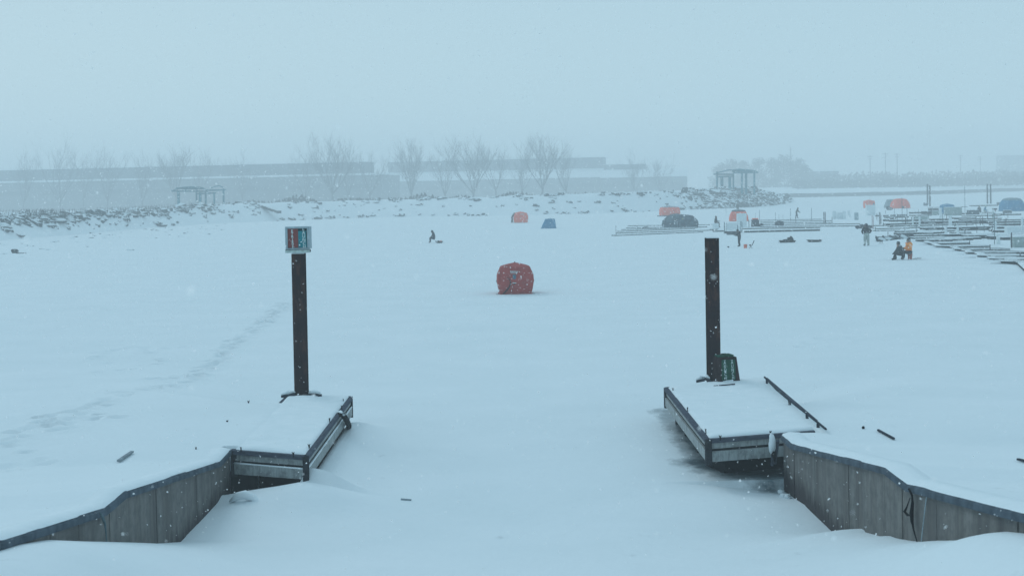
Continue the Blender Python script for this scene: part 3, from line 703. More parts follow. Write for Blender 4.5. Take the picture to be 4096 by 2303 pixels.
T4, p4, w4, h4 = tent_at(2647, 2718, 823, 865, 'tent_orange', 'wide orange ice shelter with a dark roof behind the camouflage one', roof='tent_navy', rz=R(6), prof=[(0, .96, .02), (.3, 1, .03), (.6, .98, .03), (.86, .88, .01)])
b_ = MB()
vs = []; n_ = 10
for i_ in range(n_+1):
    t = i_/n_; x_ = -w4*.30+w4*.78*t; vs += [(x_, -w4*.535, .02), (x_, -w4*.535, .05+h4*.24*math.sin(math.pi*min(1, t*.75)))]
b_.add(vs+[(a, c+.03, d__) for a, c, d__ in vs], [(2*i_, 2*i_+2, 2*i_+3, 2*i_+1) for i_ in range(n_)]+[(2*i_+1, 2*i_+3, 2*i_+3+2*n_+2, 2*i_+1+2*n_+2) for i_ in range(n_)]); b_.build('door_flap', MAT['tent_navy'], T4)
b_ = MB(); b_.bar(G(2631, 864, .08)-T4.location, G(2690, 865, .08)-T4.location, .6, .16); b_.build('ground_sheet', MAT['tent_navy'], T4)
T5, p5, w5, h5 = tent_at(2674, 2779, 857, 913, 'tent_camo', 'dark camouflage ice shelter on the ice behind the left group of finger docks', prof=[(0, .95, .02), (.3, 1, .03), (.55, .96, .03), (.82, .74, .01)], rz=R(32))
b_ = MB(); b_.box((-w5*.25, -w5*.47, h5*.7), (.14, .03, .1)); b_.build('yellow_tag', MAT['yellow'], T5)
T6, p6, w6, h6 = tent_at(2924, 2996, 836, 885, 'tent_orange', 'orange ice shelter with a black roof behind the white dock cabinet', roof='tent_navy', prof=[(0, 1.0, .02), (.3, .98, .02), (.5, .92, .02), (.80, .72, .0)], rz=R(-4))
T7, p7, w7, h7 = tent_at(3462, 3499, 799, 832, 'tent_orange', 'distant small orange ice shelter behind the tall white cabinet', prof=[(0, .96, .0), (.3, 1, .02), (.6, 1, .02), (.88, .93, .0)], rz=R(3))
b_ = MB(); b_.box((w7*.36, -w7*.5, h7*.4), (.3, .04, .7)); b_.build('tent_window', MAT['window'], T7)
T8, p8, w8, h8 = tent_at(3577, 3639, 794, 834, 'tent_orange', 'distant broad orange dome ice shelter among the dock posts', dome=True, prof=[(0, 1.0, .02), (.3, .99, .03), (.55, .92, .03), (.8, .74, .03)], rz=R(5))
b_ = MB(); b_.blob((0, -w8*.5, .25), .3, 4, (1, .3, 1)); b_.build('door_flap', MAT['tent_navy'], T8)
T8b, _, _, _ = tent_at(3562, 3602, 797, 832, 'tent_grey', 'pale grey dome shelter tucked behind the broad orange dome', dome=True, prof=[(0, 1.0, .02), (.3, .94, .03), (.6, .8, .03), (.8, .62, .03)], rz=R(5))
T8b.location.y += 3
T9, p9, w9, h9 = tent_at(3770, 3822, 814, 855, 'tent_blue', 'blue ice shelter half hidden by the wide pale dock box', prof=[(0, 1.0, .0), (.4, .98, .02), (.84, .84, .0)], rz=R(0))
T10, p10, w10, h10 = tent_at(4022, 4098, 790, 845, 'tent_blue', 'large blue dome ice shelter at the right edge of the photo', dome=True, prof=[(0, 1.0, .02), (.35, .98, .03), (.62, .90, .03), (.80, .76, .02)], rz=R(8), roof='tent_grey')

# ------------------------------------------------------------------ people
def person(base, h, face, kind, label, jacket, trousers, hood, lean=.0, seat=.42, head_bend=0.0, arms='down', wide=0.0, kneel=False, scale_w=1.0):
    """local +x is where the person faces"""
    s = h/1.78 if kind == 'stand' else h; scale_w *= 1.2
    J = {}; rad = {}
    if kind == 'stand': pel = Vector((0, 0, .95))
    elif kind == 'crouch': pel = Vector((0, 0, .38))
    else: pel = Vector((0, 0, seat+.10))
    dirT = Vector((math.sin(lean), 0, math.cos(lean))); dh = Vector((math.sin(lean+head_bend), 0, math.cos(lean+head_bend)))
    J['pel'] = pel; J['belly'] = pel+dirT*.18; J['chest'] = pel+dirT*.38; J['neck'] = pel+dirT*.52; J['chin'] = J['neck']+dh*.09; J['head'] = J['neck']+dh*.19; J['crown'] = J['neck']+dh*.27
    J['nose'] = J['head']+Vector((dh.z, 0, -dh.x))*.11-dh*.03
    E = [('pel', 'belly'), ('belly', 'chest'), ('chest', 'neck'), ('neck', 'chin'), ('chin', 'head'), ('head', 'crown'), ('head', 'nose')]
    rad.update(pel=(.17, .15), belly=(.17, .15), chest=(.19, .15), neck=(.10, .09), chin=(.075, .075), head=(.10, .10), crown=(.07, .07), nose=(.016, .014))
    for sd, sg in (('l', 1), ('r', -1)):
        y = sg
        J['hip'+sd] = pel+Vector((0, y*.10, -.05))
        if kind == 'stand':
            st = wide*sg
            J['kn'+sd] = Vector((.05+st*.5, y*.12, .50)); J['an'+sd] = Vector((-.02+st, y*.13, .09)); J['to'+sd] = Vector((.17+st, y*.15, .05))
        elif kind == 'crouch':
            J['kn'+sd] = Vector((.38, y*.15, .48)); J['an'+sd] = Vector((.12, y*.15, .09)); J['to'+sd] = Vector((.3, y*.17, .05))
        else:
            J['kn'+sd] = Vector((.43, y*.15, seat+.12)); J['an'+sd] = Vector((.40+wide*sg, y*.16, .09)); J['to'+sd] = Vector((.58+wide*sg, y*.18, .05))
        J['sh'+sd] = J['neck']-dirT*.06+Vector((0, y*.19, 0))
        if arms == 'down': el = J['sh'+sd]+Vector((.02, y*.07, -.29)); wr = el+Vector((.08, 0, -.25)); 
        elif arms == 'front': el = J['sh'+sd]+Vector((.10, y*.05, -.26)); wr = el+Vector((.24, -y*.06, .0))
        elif arms == 'hips': el = J['sh'+sd]+Vector((-.05, y*.22, -.25)); wr = el+Vector((.13, -y*.12, -.12))
        else: el = J['sh'+sd]+Vector((.14, y*.03, -.24)); wr = el+Vector((.17, -y*.03, -.16))
        J['el'+sd] = el; J['wr'+sd] = wr; dd = (wr-el).normalized(); J['ha'+sd] = wr+dd*.09
        side = Vector((0, 1, 0)) if abs(dd.y) < .8 else Vector((1, 0, 0))
        perp = dd.cross(side).normalized()
        E += [('pel', 'hip'+sd), ('hip'+sd, 'kn'+sd), ('kn'+sd, 'an'+sd), ('an'+sd, 'to'+sd), ('neck', 'sh'+sd), ('sh'+sd, 'el'+sd), ('el'+sd, 'wr'+sd), ('wr'+sd, 'ha'+sd)]
        rad.update({'hip'+sd: (.12, .12), 'kn'+sd: (.085, .085), 'an'+sd: (.065, .065), 'to'+sd: (.055, .045), 'sh'+sd: (.095, .095), 'el'+sd: (.065, .065), 'wr'+sd: (.045, .045), 'ha'+sd: (.04, .03)})
        for fi, (off, ln) in enumerate(((-.027, .075), (-.009, .085), (.009, .08), (.027, .065))):
            J[f'fi{fi}{sd}'] = J['ha'+sd]+side*off*1.3+dd*ln+perp*.02*(fi % 2+.5); E.append(('ha'+sd, f'fi{fi}{sd}')); rad[f'fi{fi}{sd}'] = (.010, .010)
        J['th'+sd] = wr+dd*.06+side*(-y)*.055; E.append(('wr'+sd, 'th'+sd)); rad['th'+sd] = (.011, .011)
    names = list(J); idx = {n: i for i, n in enumerate(names)}
    me = bpy.data.meshes.new('tmp'); me.from_pydata([J[n]*s for n in names], [(idx[a], idx[b]) for a, b in E], [])
    ob = bpy.data.objects.new('tmp', me); COL.objects.link(ob)
    md = ob.modifiers.new('s', 'SKIN'); sv = me.skin_vertices[0].data
    for n in names: sv[idx[n]].radius = (rad[n][0]*s*scale_w, rad[n][1]*s*scale_w)
    sv[idx['pel']].use_root = True
    ms = ob.modifiers.new('u', 'SUBSURF'); ms.levels = 1
    dg = bpy.context.evaluated_depsgraph_get(); bm_ = bpy.data.meshes.new_from_object(ob.evaluated_get(dg)); bpy.data.objects.remove(ob)
    bm_.materials.clear()
    for q_ in (MAT['skin'], MAT[jacket], MAT[trousers], MAT['black']): bm_.materials.append(q_)
    segs = [(J[a]*s, J[b]*s, a, b) for a, b in E]
    def mi(a, b):
        if b[:2] in ('hi', 'kn', 'an') or a == 'pel' and b[:3] == 'hip': return 2
        if b[:2] in ('to', 'ha', 'th', 'fi'): return 3
        if b in ('head', 'crown', 'nose', 'chin'): return 0
        return 1
    for pl in bm_.polygons:
        c = pl.center; best = 1e9; bi = 1
        for a, b2, na, nb in segs:
            t = max(0, min(1, (c-a).dot(b2-a)/max((b2-a).length_squared, 1e-9))); dd_ = (c-a-(b2-a)*t).length
            if dd_ < best: best = dd_; bi = mi(na, nb)
        pl.material_index = bi; pl.use_smooth = True
    root = empty('person', base, label, 'person', 'people fishing on the ice', rz=face)
    o_ = bpy.data.objects.new('body', bm_); COL.objects.link(o_); o_.parent = root
    hb = MB(); hc = J['head']*s; back = -Vector((dh.z, 0, -dh.x))*.035*s
    hb.blob(hc+back+dh*.02*s, .135*s, 2, (1, .95, 1.12), .06, 10, 8); hb.tube([J['neck']*s-dirT*.03*s, J['chin']*s+back*.6], [.14*s, .12*s], 9)
    hb.build('hood', MAT[hood], root, smooth=True)
    return root
def P_at(x, y): return GG(x, y)
def pm(y_, d): return y_/ppm(d)
FL, FR, FC, FA = math.pi, 0.0, -math.pi/2, math.pi/2
person(P_at(1737, 971), 1.0, FL, 'sit', 'person in dark navy sitting hunched alone on the open ice', 'cloth_navy', 'cloth_navy', 'cloth_navy', lean=.18, head_bend=.5, arms='fwd', seat=.40)
person(P_at(2048, 891), 1.72, FR, 'stand', 'person in grey bending beside the small orange ice shelter', 'cloth_charcoal', 'cloth_charcoal', 'cloth_charcoal', lean=.55, head_bend=.3, arms='fwd', wide=.12)
person(P_at(2862, 910), 1.05, FR, 'sit', 'person in black sitting behind the snowy dock end, seen from behind', 'cloth_black', 'cloth_black', 'cloth_black', lean=.15, arms='front', seat=.45, scale_w=1.1)
person(P_at(2958, 986), 1.52, FL, 'stand', 'person in black standing by the orange bucket with head bowed', 'cloth_black', 'cloth_black', 'cloth_black', lean=.10, head_bend=.7, arms='front', wide=.05, scale_w=1.15)
person(P_at(3186, 873), 1.70, FR, 'stand', 'person in olive leaning forward behind the middle finger docks', 'cloth_olive', 'cloth_navy', 'cloth_olive', lean=.35, head_bend=.2, arms='fwd', wide=.2)
person(P_at(2951, 846), 1.75, FC, 'stand', 'faint distant person standing just behind the orange shelter with black roof', 'cloth_charcoal', 'cloth_charcoal', 'cloth_charcoal')
person(P_at(3467, 983), 1.86, FA+.2, 'stand', 'person in pale grey trousers and dark jacket standing with elbows out', 'cloth_black', 'cloth_grey', 'cloth_navy', lean=.08, arms='hips', wide=.06, scale_w=1.2)
person(P_at(3604, 1039), 1.0, FL, 'sit', 'person in charcoal sitting hunched to the left of the orange jacket', 'cloth_charcoal', 'cloth_black', 'cloth_charcoal', lean=.22, head_bend=.2, arms='fwd', seat=.34, wide=.12, scale_w=1.15)
person(P_at(3638, 1037), 1.06, FL, 'sit', 'person in a bright orange jacket sitting on a red bucket', 'cloth_orange', 'cloth_black', 'cloth_black', lean=.06, head_bend=.15, arms='front', seat=.42, wide=.05, scale_w=1.4)
person(P_at(4014, 838), 1.85, FC, 'stand', 'person in dark clothes standing left of the large blue dome shelter', 'cloth_charcoal', 'cloth_charcoal', 'cloth_charcoal', scale_w=1.1)
person(P_at(3916, 852), 1.0, FC, 'crouch', 'person in charcoal crouching behind the slate grey dock box', 'cloth_charcoal', 'cloth_charcoal', 'cloth_charcoal', lean=.2)
person(P_at(3937, 852), 1.0, FR, 'crouch', 'person in blue crouching right of the slate grey dock box', 'tent_blue', 'cloth_grey', 'cloth_grey', lean=.4)

# ------------------------------------------------------------------ gear on the ice
def bucket(base, r, h, mat, label):
    root = empty('bucket', base, label, 'bucket')
    b_ = MB(); n = 14; vs = []
    for rr_, z in ((r*.85, 0), (r, h), (r*1.06, h), (r*1.06, h-.03), (r*.93, h-.03), (r*.93, h)): pass
    b_.tube([(0, 0, 0), (0, 0, h*.5), (0, 0, h)], [r*.85, r*.93, r], n); b_.tube([(0, 0, h*.88), (0, 0, h*.96)], [r*1.06, r*1.06], n)
    b_.build('tub', MAT[mat], root)
    c_ = MB(); c_.tube([(0, 0, h+.002), (0, 0, h+.04)], [r*.98, r*.5], n); c_.build('snow_cover', MAT['snow'], root, smooth=True)
    c_ = MB(); c_.tube([(-r*1.07, 0, h*.9), (-r*1.1, -.06, h*.6), (0, -r*1.1, h*.45), (r*1.1, -.06, h*.6), (r*1.07, 0, h*.9)], .006, 5); c_.build('handle', MAT['steel'], root)
bucket(GG(2982, 993), .15, .34, 'bucket', 'orange bucket on the ice beside the folding chair')
bucket(GG(3640, 1036.5), .16, .40, 'bucket_red', 'red bucket under the person in the orange jacket')
def chair(base, s, label, rz=0, back=True):
    root = empty('folding_chair', base, label, 'chair', 'folding chairs', rz=rz)
    b_ = MB(); b_.add([(-.2*s, -.2*s, .42*s), (.2*s, -.2*s, .42*s), (.2*s, .2*s, .42*s), (-.2*s, .2*s, .42*s), (-.04*s, -.12*s, .27*s), (.06*s, -.12*s, .27*s), (.06*s, .12*s, .27*s), (-.04*s, .12*s, .27*s)],
         [(0, 1, 2, 3), (4, 7, 6, 5), (0, 4, 5, 1), (1, 5, 6, 2), (2, 6, 7, 3), (3, 7, 4, 0)]); b_.build('seat', MAT['cloth_black'], root)
    for a, c in (((-.2, -.2), (.18, -.2)), ((.2, -.2), (-.18, -.2)), ((-.2, .2), (.18, .2)), ((.2, .2), (-.18, .2))):
        b_ = MB(); b_.tube([(a[0]*s, a[1]*s, .42*s), (c[0]*s, c[1]*s, -.02)], .013*s, 5); b_.build('leg', MAT['cloth_black'], root)
    if back:
        b_ = MB(); b_.bar((.19*s, 0, .40*s), (.40*s, 0, .86*s), .36*s, .025); b_.build('backrest', MAT['cloth_navy'], root)
chair(GG(3003, 993), .75, 'black folding chair beside the orange bucket', rz=0)
chair(GG(3524, 976), .75, 'black folding chair in front of the tilted dock frame', rz=.4, back=False)
def pile(base, blobs, mat, label, name='gear_pile', cat='gear', sled=None):
    root = empty(name, base, label, cat)
    for i_, (dx, dz, r, sx_, sz_) in enumerate(blobs):
        b_ = MB(); b_.blob((dx, (i_ % 3-1)*.1, dz), r, i_+dx, (sx_, 1, sz_), .3, 9, 7, zmin=-.02); b_.build('bag', MAT[mat if i_ % 3 else 'cloth_navy'], root, smooth=True)
    if sled:
        b_ = MB(); L_ = sled; b_.add([(-L_/2, -.25, .02), (L_/2, -.25, .02), (L_/2, .25, .02), (-L_/2, .25, .02), (-L_/2-.2, -.32, .22), (L_/2+.15, -.32, .18), (L_/2+.15, .32, .18), (-L_/2-.2, .32, .22)],
             [(0, 3, 2, 1), (0, 1, 5, 4), (1, 2, 6, 5), (2, 3, 7, 6), (3, 0, 4, 7)]); b_.build('sled', MAT['black'], root)
pile(GG(3150, 970), [(-.2, .15, .2, 1.3, .8), (.15, .25, .24, 1, .9), (.38, .3, .2, 1, 1.2), (-.5, .08, .14, 1.6, .6)], 'cloth_black', 'dark heap of fishing gear on the open ice', sled=1.2)
b_ = MB(); b_.tube([(0, 0, .05), (.9, 0, .22)], .02, 6); b_.build('rod', MAT['steel'], None, loc=GG(3113, 971), label='thin rod sticking out left of the dark gear heap', cat='rod')
pile(GG(3258, 968), [(-.1, .1, .12, 2.2, .7), (.3, .1, .1, 1.6, .8), (.55, .14, .1, 1, 1)], 'cloth_charcoal', 'low dark sled with a bag on the ice right of the gear heap', sled=1.0)
pile(GG(1758, 972), [(-.1, .14, .13, 1.2, .9), (.15, .16, .12, 1.2, .8)], 'bucket', 'orange gear sled behind the lone seated person', name='gear_sled', cat='sled', sled=.5)
pile(GG(2913, 990), [(0, .06, .07, 1.4, .8)], 'cloth_black', 'tiny dark object on the ice left of the standing person')
pile(GG(3454, 915), [(-.7, .2, .24, 1.2, .8), (-.2, .25, .26, 1.2, .9), (.35, .28, .28, 1.2, .9), (.8, .2, .2, 1.2, .8)], 'darkbox', 'dark heap of gear behind the person in grey trousers')
pile(GG(3558, 840), [(-.2, .35, .4, 1, 1), (.25, .25, .35, 1.2, .8)], 'cloth_charcoal', 'dark heap left of the distant grey dome shelter')
tu = empty('tip_up', GG(3667, 1036), 'row of small tip-up rods on the ice right of the orange jacket', 'fishing gear')
b_ = MB(); b_.bar((-.28, 0, .03), (.30, 0, .04), .05, .03); b_.build('base', MAT['black'], tu)
for dx in (-.08, .04, .14, .28): b_ = MB(); b_.tube([(dx, 0, .03), (dx+.02, 0, .12)], .012, 5); b_.build('peg', MAT['black'], tu)
# covered machines behind docks
def covered(x0, x1, yt, yb, mat, label, top=None, name='covered_machine'):
    p = G((x0+x1)/2, yb, 0); w = (x1-x0)/ppm(p.y); h = (yb-yt)/ppm(p.y)
    root = empty(name, p, label, 'equipment')
    b_ = MB(); b_.box((0, .3, h*.42), (w, .7, h*.84), taper=.9); b_.blob((0, .3, h*.7), w*.42, w, (1, .8, .7*h/w), .15, 10, 7); b_.build('cover', MAT[mat], root)
    if top: b_ = MB(); b_.box((0, .3, h*.97), (w*.85, .5, h*.12), taper=.8); b_.build('top', MAT[top], root)
covered(3007, 3038, 874, 907, 'tent_navy', 'dark covered machine with a red top behind the middle finger docks', 'tent_orange')
covered(3041, 3054, 894, 907, 'darkbox', 'low dark box right of the covered machine with a red top')
covered(3102, 3136, 883, 906, 'tent_navy', 'dark low covered machine among the middle finger docks')
covered(2571, 2597, 907, 916, 'darkbox', 'small dark box lying on the left finger docks')
covered(2653, 2664, 907, 911, 'pole_red', 'small red box lying left of the camouflage shelter')
p = GG(60, 1012)
b_ = MB(); b_.blob((0, 0, .12), .33, 5, (1.1, .8, .95), .35, 10, 8); b_.build('rock', MAT['rock2'], None, loc=p, label='lone dark rock on the ice far to the left', cat='rock')
p = GG(78, 1014)
b_ = MB(); b_.blob((0, 0, .03), .22, 8, (1.5, .8, .45), .3, 9, 7); b_.build('rock', MAT['rock2'], None, loc=p, label='low flat rock just right of the lone dark rock', cat='rock')

# ------------------------------------------------------------------ finger docks
def finger(p0, p1, wd, h, name, label, group, snow=True, rows=0, mat='skirt'):
    root = empty(name, Vector((p0.x, p0.y, 0)), label, 'dock', group)
    a_ = Vector((0, 0, 0)); b2 = Vector((p1.x-p0.x, p1.y-p0.y, 0)); L = b2.length; dr = b2.normalized(); bk = Vector((-dr.y, dr.x, 0))
    zt = h
    mb = MB(); mb.bar(a_+bk*wd/2+Vector((0, 0, zt/2-.02)), b2+bk*wd/2+Vector((0, 0, zt/2-.02)), wd, zt); mb.build('deck', MAT[mat], root)
    if snow:
        sn = MB(); n_ = max(3, int(L/1.2)); vs = []
        for k_ in range(n_+1):
            p = a_.lerp(b2, k_/n_); q_ = .045+.03*mn.noise(Vector((k_*.7, p0.y, p0.x)))
            e = .03*mn.noise(Vector((k_*1.3, p0.y, 3)))
            for off, zz in ((.02+e, 0), (.06+e, q_), (wd-.06, q_), (wd-.02, 0)): v_ = p+bk*off; vs.append((v_.x, v_.y, zt-.018+zz))
        sn.add(vs, [(i_*4+k_, i_*4+k_+1, (i_+1)*4+k_+1, (i_+1)*4+k_) for i_ in range(n_) for k_ in range(3)]+[(0, 1, 2, 3), (n_*4+3, n_*4+2, n_*4+1, n_*4)])
        sn.build('snow_cover', MAT['snow'], root)
    return root, a_, b2, dr, bk, L
ORD = ['front', 'second', 'third', 'fourth', 'fifth', 'sixth', 'seventh', 'eighth', 'ninth', 'tenth', 'eleventh', 'twelfth']
def segr(x0, y0, x1, y1, h): return G(x0, y0, h), G(x1, y0-.0215*(x1-x0), h)
def seg(x0, y0, x1, y1, h): return G(x0, y0, h), G(x1, y1, h)
A = [(2464, 939, 2813, 925), (2476, 930, 2840, 918), (2484, 923, 2780, 912), (2493, 916, 2790, 908), (2503, 909, 2826, 905), (2511, 901, 2856, 896)]
for i_, s_ in enumerate(A):
    p0, p1 = seg(*s_, .13); finger(p0, p1, .9, .10, 'finger_dock', f'{ORD[i_]} row from the front of the left group of snowy finger docks', 'finger docks of the left group')
B = [(2986, 922, 3280, 915, .24), (2971, 912, 3281, 907, .16), (3041, 904, 3425, 901, .14), (3041, 897, 3439, 892.5, .13), (3041, 891, 3326, 888, .12), (3041, 885, 3326, 881, .12), (3041, 879.5, 3287, 875, .12)]
for i_, s_ in enumerate(B):
    p0, p1 = seg(*s_[:4], s_[4]); finger(p0, p1, 1.0, s_[4]*.85, 'finger_dock', f'{ORD[i_]} row from the front of the middle group of snowy finger docks', 'finger docks of the middle group')
C_ = [(3656, 950, 3787, 945, .14), (3867, 941, 3990, 937, .34), (4003, 937, 4110, 934, .34), (3644, 933, 3731, 930, .14), (3595, 923.5, 3703, 918.5, .18), (3515, 913, 3640, 908.5, .12),
      (3697, 911, 3962, 904, .40), (3483, 901, 3635, 898.5, .12), (3697, 886, 3990, 880.5, .42), (3989, 878.5, 4100, 874, .32), (3815, 870, 3903, 866.5, .22), (3649, 860, 3728, 856, .18), (4018, 856, 4085, 861, .2), (3870, 863, 4004, 859, .12), (3720, 829, 3870, 824.5, .12), (3889, 821, 3992, 826, .24), (3500, 921, 3600, 919, .1), (3560, 905, 3660, 903, .1), (3650, 889, 3702, 886, .3), (3940, 849, 3975, 847, .12)]
nmC = ['behind the two seated people', 'left of the front white pedestal', 'cut by the right edge behind the brown pile', 'one row behind the two seated people', 'in front of the low brown stub posts', 'right of the person in grey trousers',
       'with the three white pedestals in front', 'just right of the reddish marker posts', 'wide and dark across the middle of the marina', 'right of the striped marker pole', 'in front of the wide pale dock box', 'in front of the stacked dark boxes', 'sloping below the large blue dome shelter', 'in front of the slate grey dock box',
       'thin and distant behind the wide pale dock box', 'distant and dark in front of the right twin piles', 'behind the tilted dock frame', 'among the thin posts below the orange dome', 'short, beside the pale green box', 'short and distant left of the striped pole']
for s_, nm in zip(C_, nmC):
    p0, p1 = segr(*s_[:4], s_[4]); r_, a_, b2, dr, bk, L = finger(p0, p1, 1.5, s_[4], 'finger_dock', f'snowy finger dock {nm}', 'finger docks of the right marina')
    if s_[4] > .3:
        mb = MB(); n_ = max(2, int(L/1.6))
        for k_ in range(n_): q_ = a_.lerp(b2, (k_+.5)/n_)-bk*.03; mb.bar(q_-dr*.45+Vector((0, 0, s_[4]*.5)), q_+dr*.45+Vector((0, 0, s_[4]*.52)), .05, .05)
        mb.build('ledge_snow', MAT['snow'], r_)
rq = random.Random(77); thin = []
for k_ in range(40):
    y = 845+115*((k_+rq.random())/40)**.9; x0 = rq.uniform(3500, 3950)+(y-845)*.6; L_ = rq.uniform(60, 190); thin.append((x0, y, x0+L_, y-L_*.024, rq.uniform(.12, .3)))
thin.sort(key=lambda q: -q[1])
for k_, q_ in enumerate(thin):
    p0, p1 = seg(*q_[:4], q_[4]); finger(p0, p1, 1.2, q_[4], 'finger_dock', f'thin dark-edged snowy finger dock, number {k_+1} counting back from the lattice front', 'thin finger docks between the posts')
# lattice of dark bare dock frames at the front right
rowsL = [(3700, 963, 3810, 959), (3755, 976, 3880, 971), (3815, 989, 3960, 984), (3868, 1002, 4040, 995), (3915, 1015, 4110, 1007), (3965, 1028, 4120, 1021), (4020, 1041, 4125, 1036), (4066, 1052, 4130, 1049)]
for i_, s_ in enumerate(rowsL[::-1]):
    p0, p1 = segr(*s_, .12)
    root, a_, b2, dr, bk, L = finger(p0, p1, 2.7, .20, 'open_dock', f'{ORD[i_]} dark open dock frame from the front of the lattice at right', 'open dock frames at the right', snow=False, mat='deck')
    for off in (.0, 2.7): mb = MB(); mb.bar(a_+bk*off+Vector((0, 0, .11)), b2+bk*off+Vector((0, 0, .11)), .10, .13); mb.build('side_beam', MAT['skirt'], root)
    mb = MB(); n_ = max(2, int(L/3.4)); rs = random.Random(i_)
    for k_ in range(n_+1):
        q_ = a_.lerp(b2, k_/n_); w_ = rs.uniform(.3, .7)
        mb.bar(q_+bk*.12+dr*.9+Vector((0, 0, .19)), q_+bk*2.6-dr*.9+Vector((0, 0, .19)), w_, .04)
    for off in (.05, 2.65): mb.bar(a_+bk*off+Vector((0, 0, .192)), b2+bk*off+Vector((0, 0, .192)), .22, .03)
    mb.build('snow_cover', MAT['snow'], root)
wk = [(3693, 966), (3747, 984), (3789, 986), (3870, 1007.5), (3930, 1022), (3960, 1032.5), (4070, 1054), (4110, 1090)]
wlab = ['far left end of the edge walkway, beside the two seated people', 'second walkway length from the far end of the lattice', 'third walkway length from the far end of the lattice', 'fourth walkway length from the far end of the lattice', 'fifth walkway length from the far end, with a kink', 'long walkway length along the front of the lattice', 'walkway end cut by the right edge of the photo']
for (a, c), lb in zip(zip(wk[:-1], wk[1:]), wlab):
    p0, p1 = G(*a, .1), G(*c, .1)
    finger(p0, p1, .5, .14, 'walkway', lb, 'walkway lengths edging the lattice', mat='deck')
# tilted frame lying in the snow
tf = empty('tilted_dock_frame', G(3508, 966, 0), 'tilted dark dock frame leaning in the snow behind the seated pair', 'dock')
o_ = tf.location
c = [G(3512, 967, .0), G(3648, 951, .0)]; u1 = D(3503, 947, c[0].y+1.6); u2 = D(3652, 936, c[1].y+1.6)
mb = MB(); quad = [c[0]-o_, c[1]-o_, u2-o_, u1-o_]
nr = (quad[1]-quad[0]).cross(quad[3]-quad[0]).normalized()*-.12
vs = quad+[q_+nr for q_ in quad]; mb.add(vs, [(0, 1, 2, 3), (7, 6, 5, 4), (0, 4, 5, 1), (1, 5, 6, 2), (2, 6, 7, 3), (3, 7, 4, 0)]); mb.build('panel', MAT['skirt'], tf)
for t in (.0, .18, .36, .62, .8, 1.0):
    mb = MB(); mb.bar(quad[0].lerp(quad[1], t)-nr*.3, quad[3].lerp(quad[2], t)-nr*.3, .12, .1); mb.build('rib', MAT['darkbox'], tf)
for ta, tb in ((.05, .16), (.2, .34), (.66, .78)):
    mb = MB(); a_ = quad[0].lerp(quad[1], (ta+tb)/2)-nr*.25+(quad[3]-quad[0])*.25; mb.blob(a_, .3, ta*9, (1.6, .4, .8), .3); mb.build('snow_cover', MAT['snow'], tf, smooth=True)
# box under the front posts
def boxthing(x0, x1, yt, yb, dep, mat, name, label, cat, group=None, lid=True, snow=True, yoff=0):
    p = G((x0+x1)/2, yb, 0); w = (x1-x0)/ppm(p.y); h = (yb-yt)/ppm(p.y)
    root = empty(name, p, label, cat, group)
    b_ = MB(); b_.box((0, dep/2, h/2-.03), (w, dep, h)); b_.build('body', MAT[mat], root)
    if lid: b_ = MB(); b_.box((0, dep/2, h-.005), (w*1.06, dep*1.06, .06)); b_.build('lid', MAT[mat], root)
    b_ = MB(); b_.box((0, -.012, h*.45), (w*.82, .02, h*.7)); b_.build('door_panel', MAT[mat], root)
    if snow: b_ = MB(); b_.box((0, dep/2, h+.05), (w*.98, dep*.98, .07), taper=.85); b_.build('snow_cover', MAT['snow'], root)
boxthing(2906, 2963, 893, 926, 1.2, 'white', 'dock_box', 'broad white dock box between the posts behind the standing person', 'dock box')
boxthing(2911, 2952, 926, 939, .8, 'darkbox', 'dock_end', 'dark dock end with snow just above the standing person', 'dock')
boxthing(2899, 2965, 925, 933, .6, 'skirt', 'dock_end', 'dark snowy dock end carrying the broad white box', 'dock')
boxthing(2951, 2987, 856, 909, .9, 'white', 'dock_cabinet', 'tall white dock cabinet in front of the orange shelter with black roof', 'cabinet')
boxthing(2852, 2876, 896, 917, .7, 'white', 'dock_box', 'small white dock box in front of the seated person in black', 'dock box')
boxthing(2843, 2871, 917, 921, .7, 'skirt', 'dock_end', 'low dark dock end left of the broad white box', 'dock')
boxthing(2854, 2894, 923, 927, .7, 'skirt', 'dock_end', 'lower dark dock end just left of the front posts', 'dock')
boxthing(3468, 3502, 822, 862, .9, 'white', 'dock_cabinet', 'tall white cabinet hiding the foot of the distant small orange shelter', 'cabinet')
boxthing(3782, 3848, 830, 862, .9, 'pale', 'dock_box', 'wide pale green dock box in front of the half hidden blue shelter', 'dock box')
boxthing(3874, 3918, 840, 862, .9, 'greybox', 'dock_box', 'slate grey dock box right of the wide pale one', 'dock box', lid=False)
boxthing(3665, 3716, 866, 881, .7, 'pale', 'dock_box', 'low pale green dock box below the dark boxes', 'dock box')
boxthing(3690, 3728, 846, 859, .7, 'darkbox', 'dock_box', 'lowest and widest of the three dark stacked dock boxes', 'dock box', 'dark dock boxes')
boxthing(3717, 3736, 834, 846, .6, 'darkbox', 'dock_box', 'upper left of the three dark stacked dock boxes', 'dock box', 'dark dock boxes')
boxthing(3740, 3755, 834, 843, .6, 'darkbox', 'dock_box', 'upper right of the three dark stacked dock boxes', 'dock box', 'dark dock boxes')
boxthing(3732, 3756, 844, 861, .6, 'pale', 'dock_box', 'pale box tucked under the upper right dark dock box', 'dock box')
boxthing(3989, 4027, 908, 924, .8, 'darkbox', 'dock_box', 'dark dock box right of the tall white pedestal', 'dock box', lid=False)
boxthing(4058, 4100, 949, 990, .9, 'pale', 'dock_box', 'large pale grey dock box at the right edge behind the brown pile', 'dock box')
boxthing(4030, 4100, 908, 932, .9, 'white', 'dock_box', 'long white dock box at the right edge behind the large pale one', 'dock box')
boxthing(3697, 3712, 812, 823, .6, 'greybox', 'dock_box', 'small grey box at the foot of the left twin piles', 'dock box')
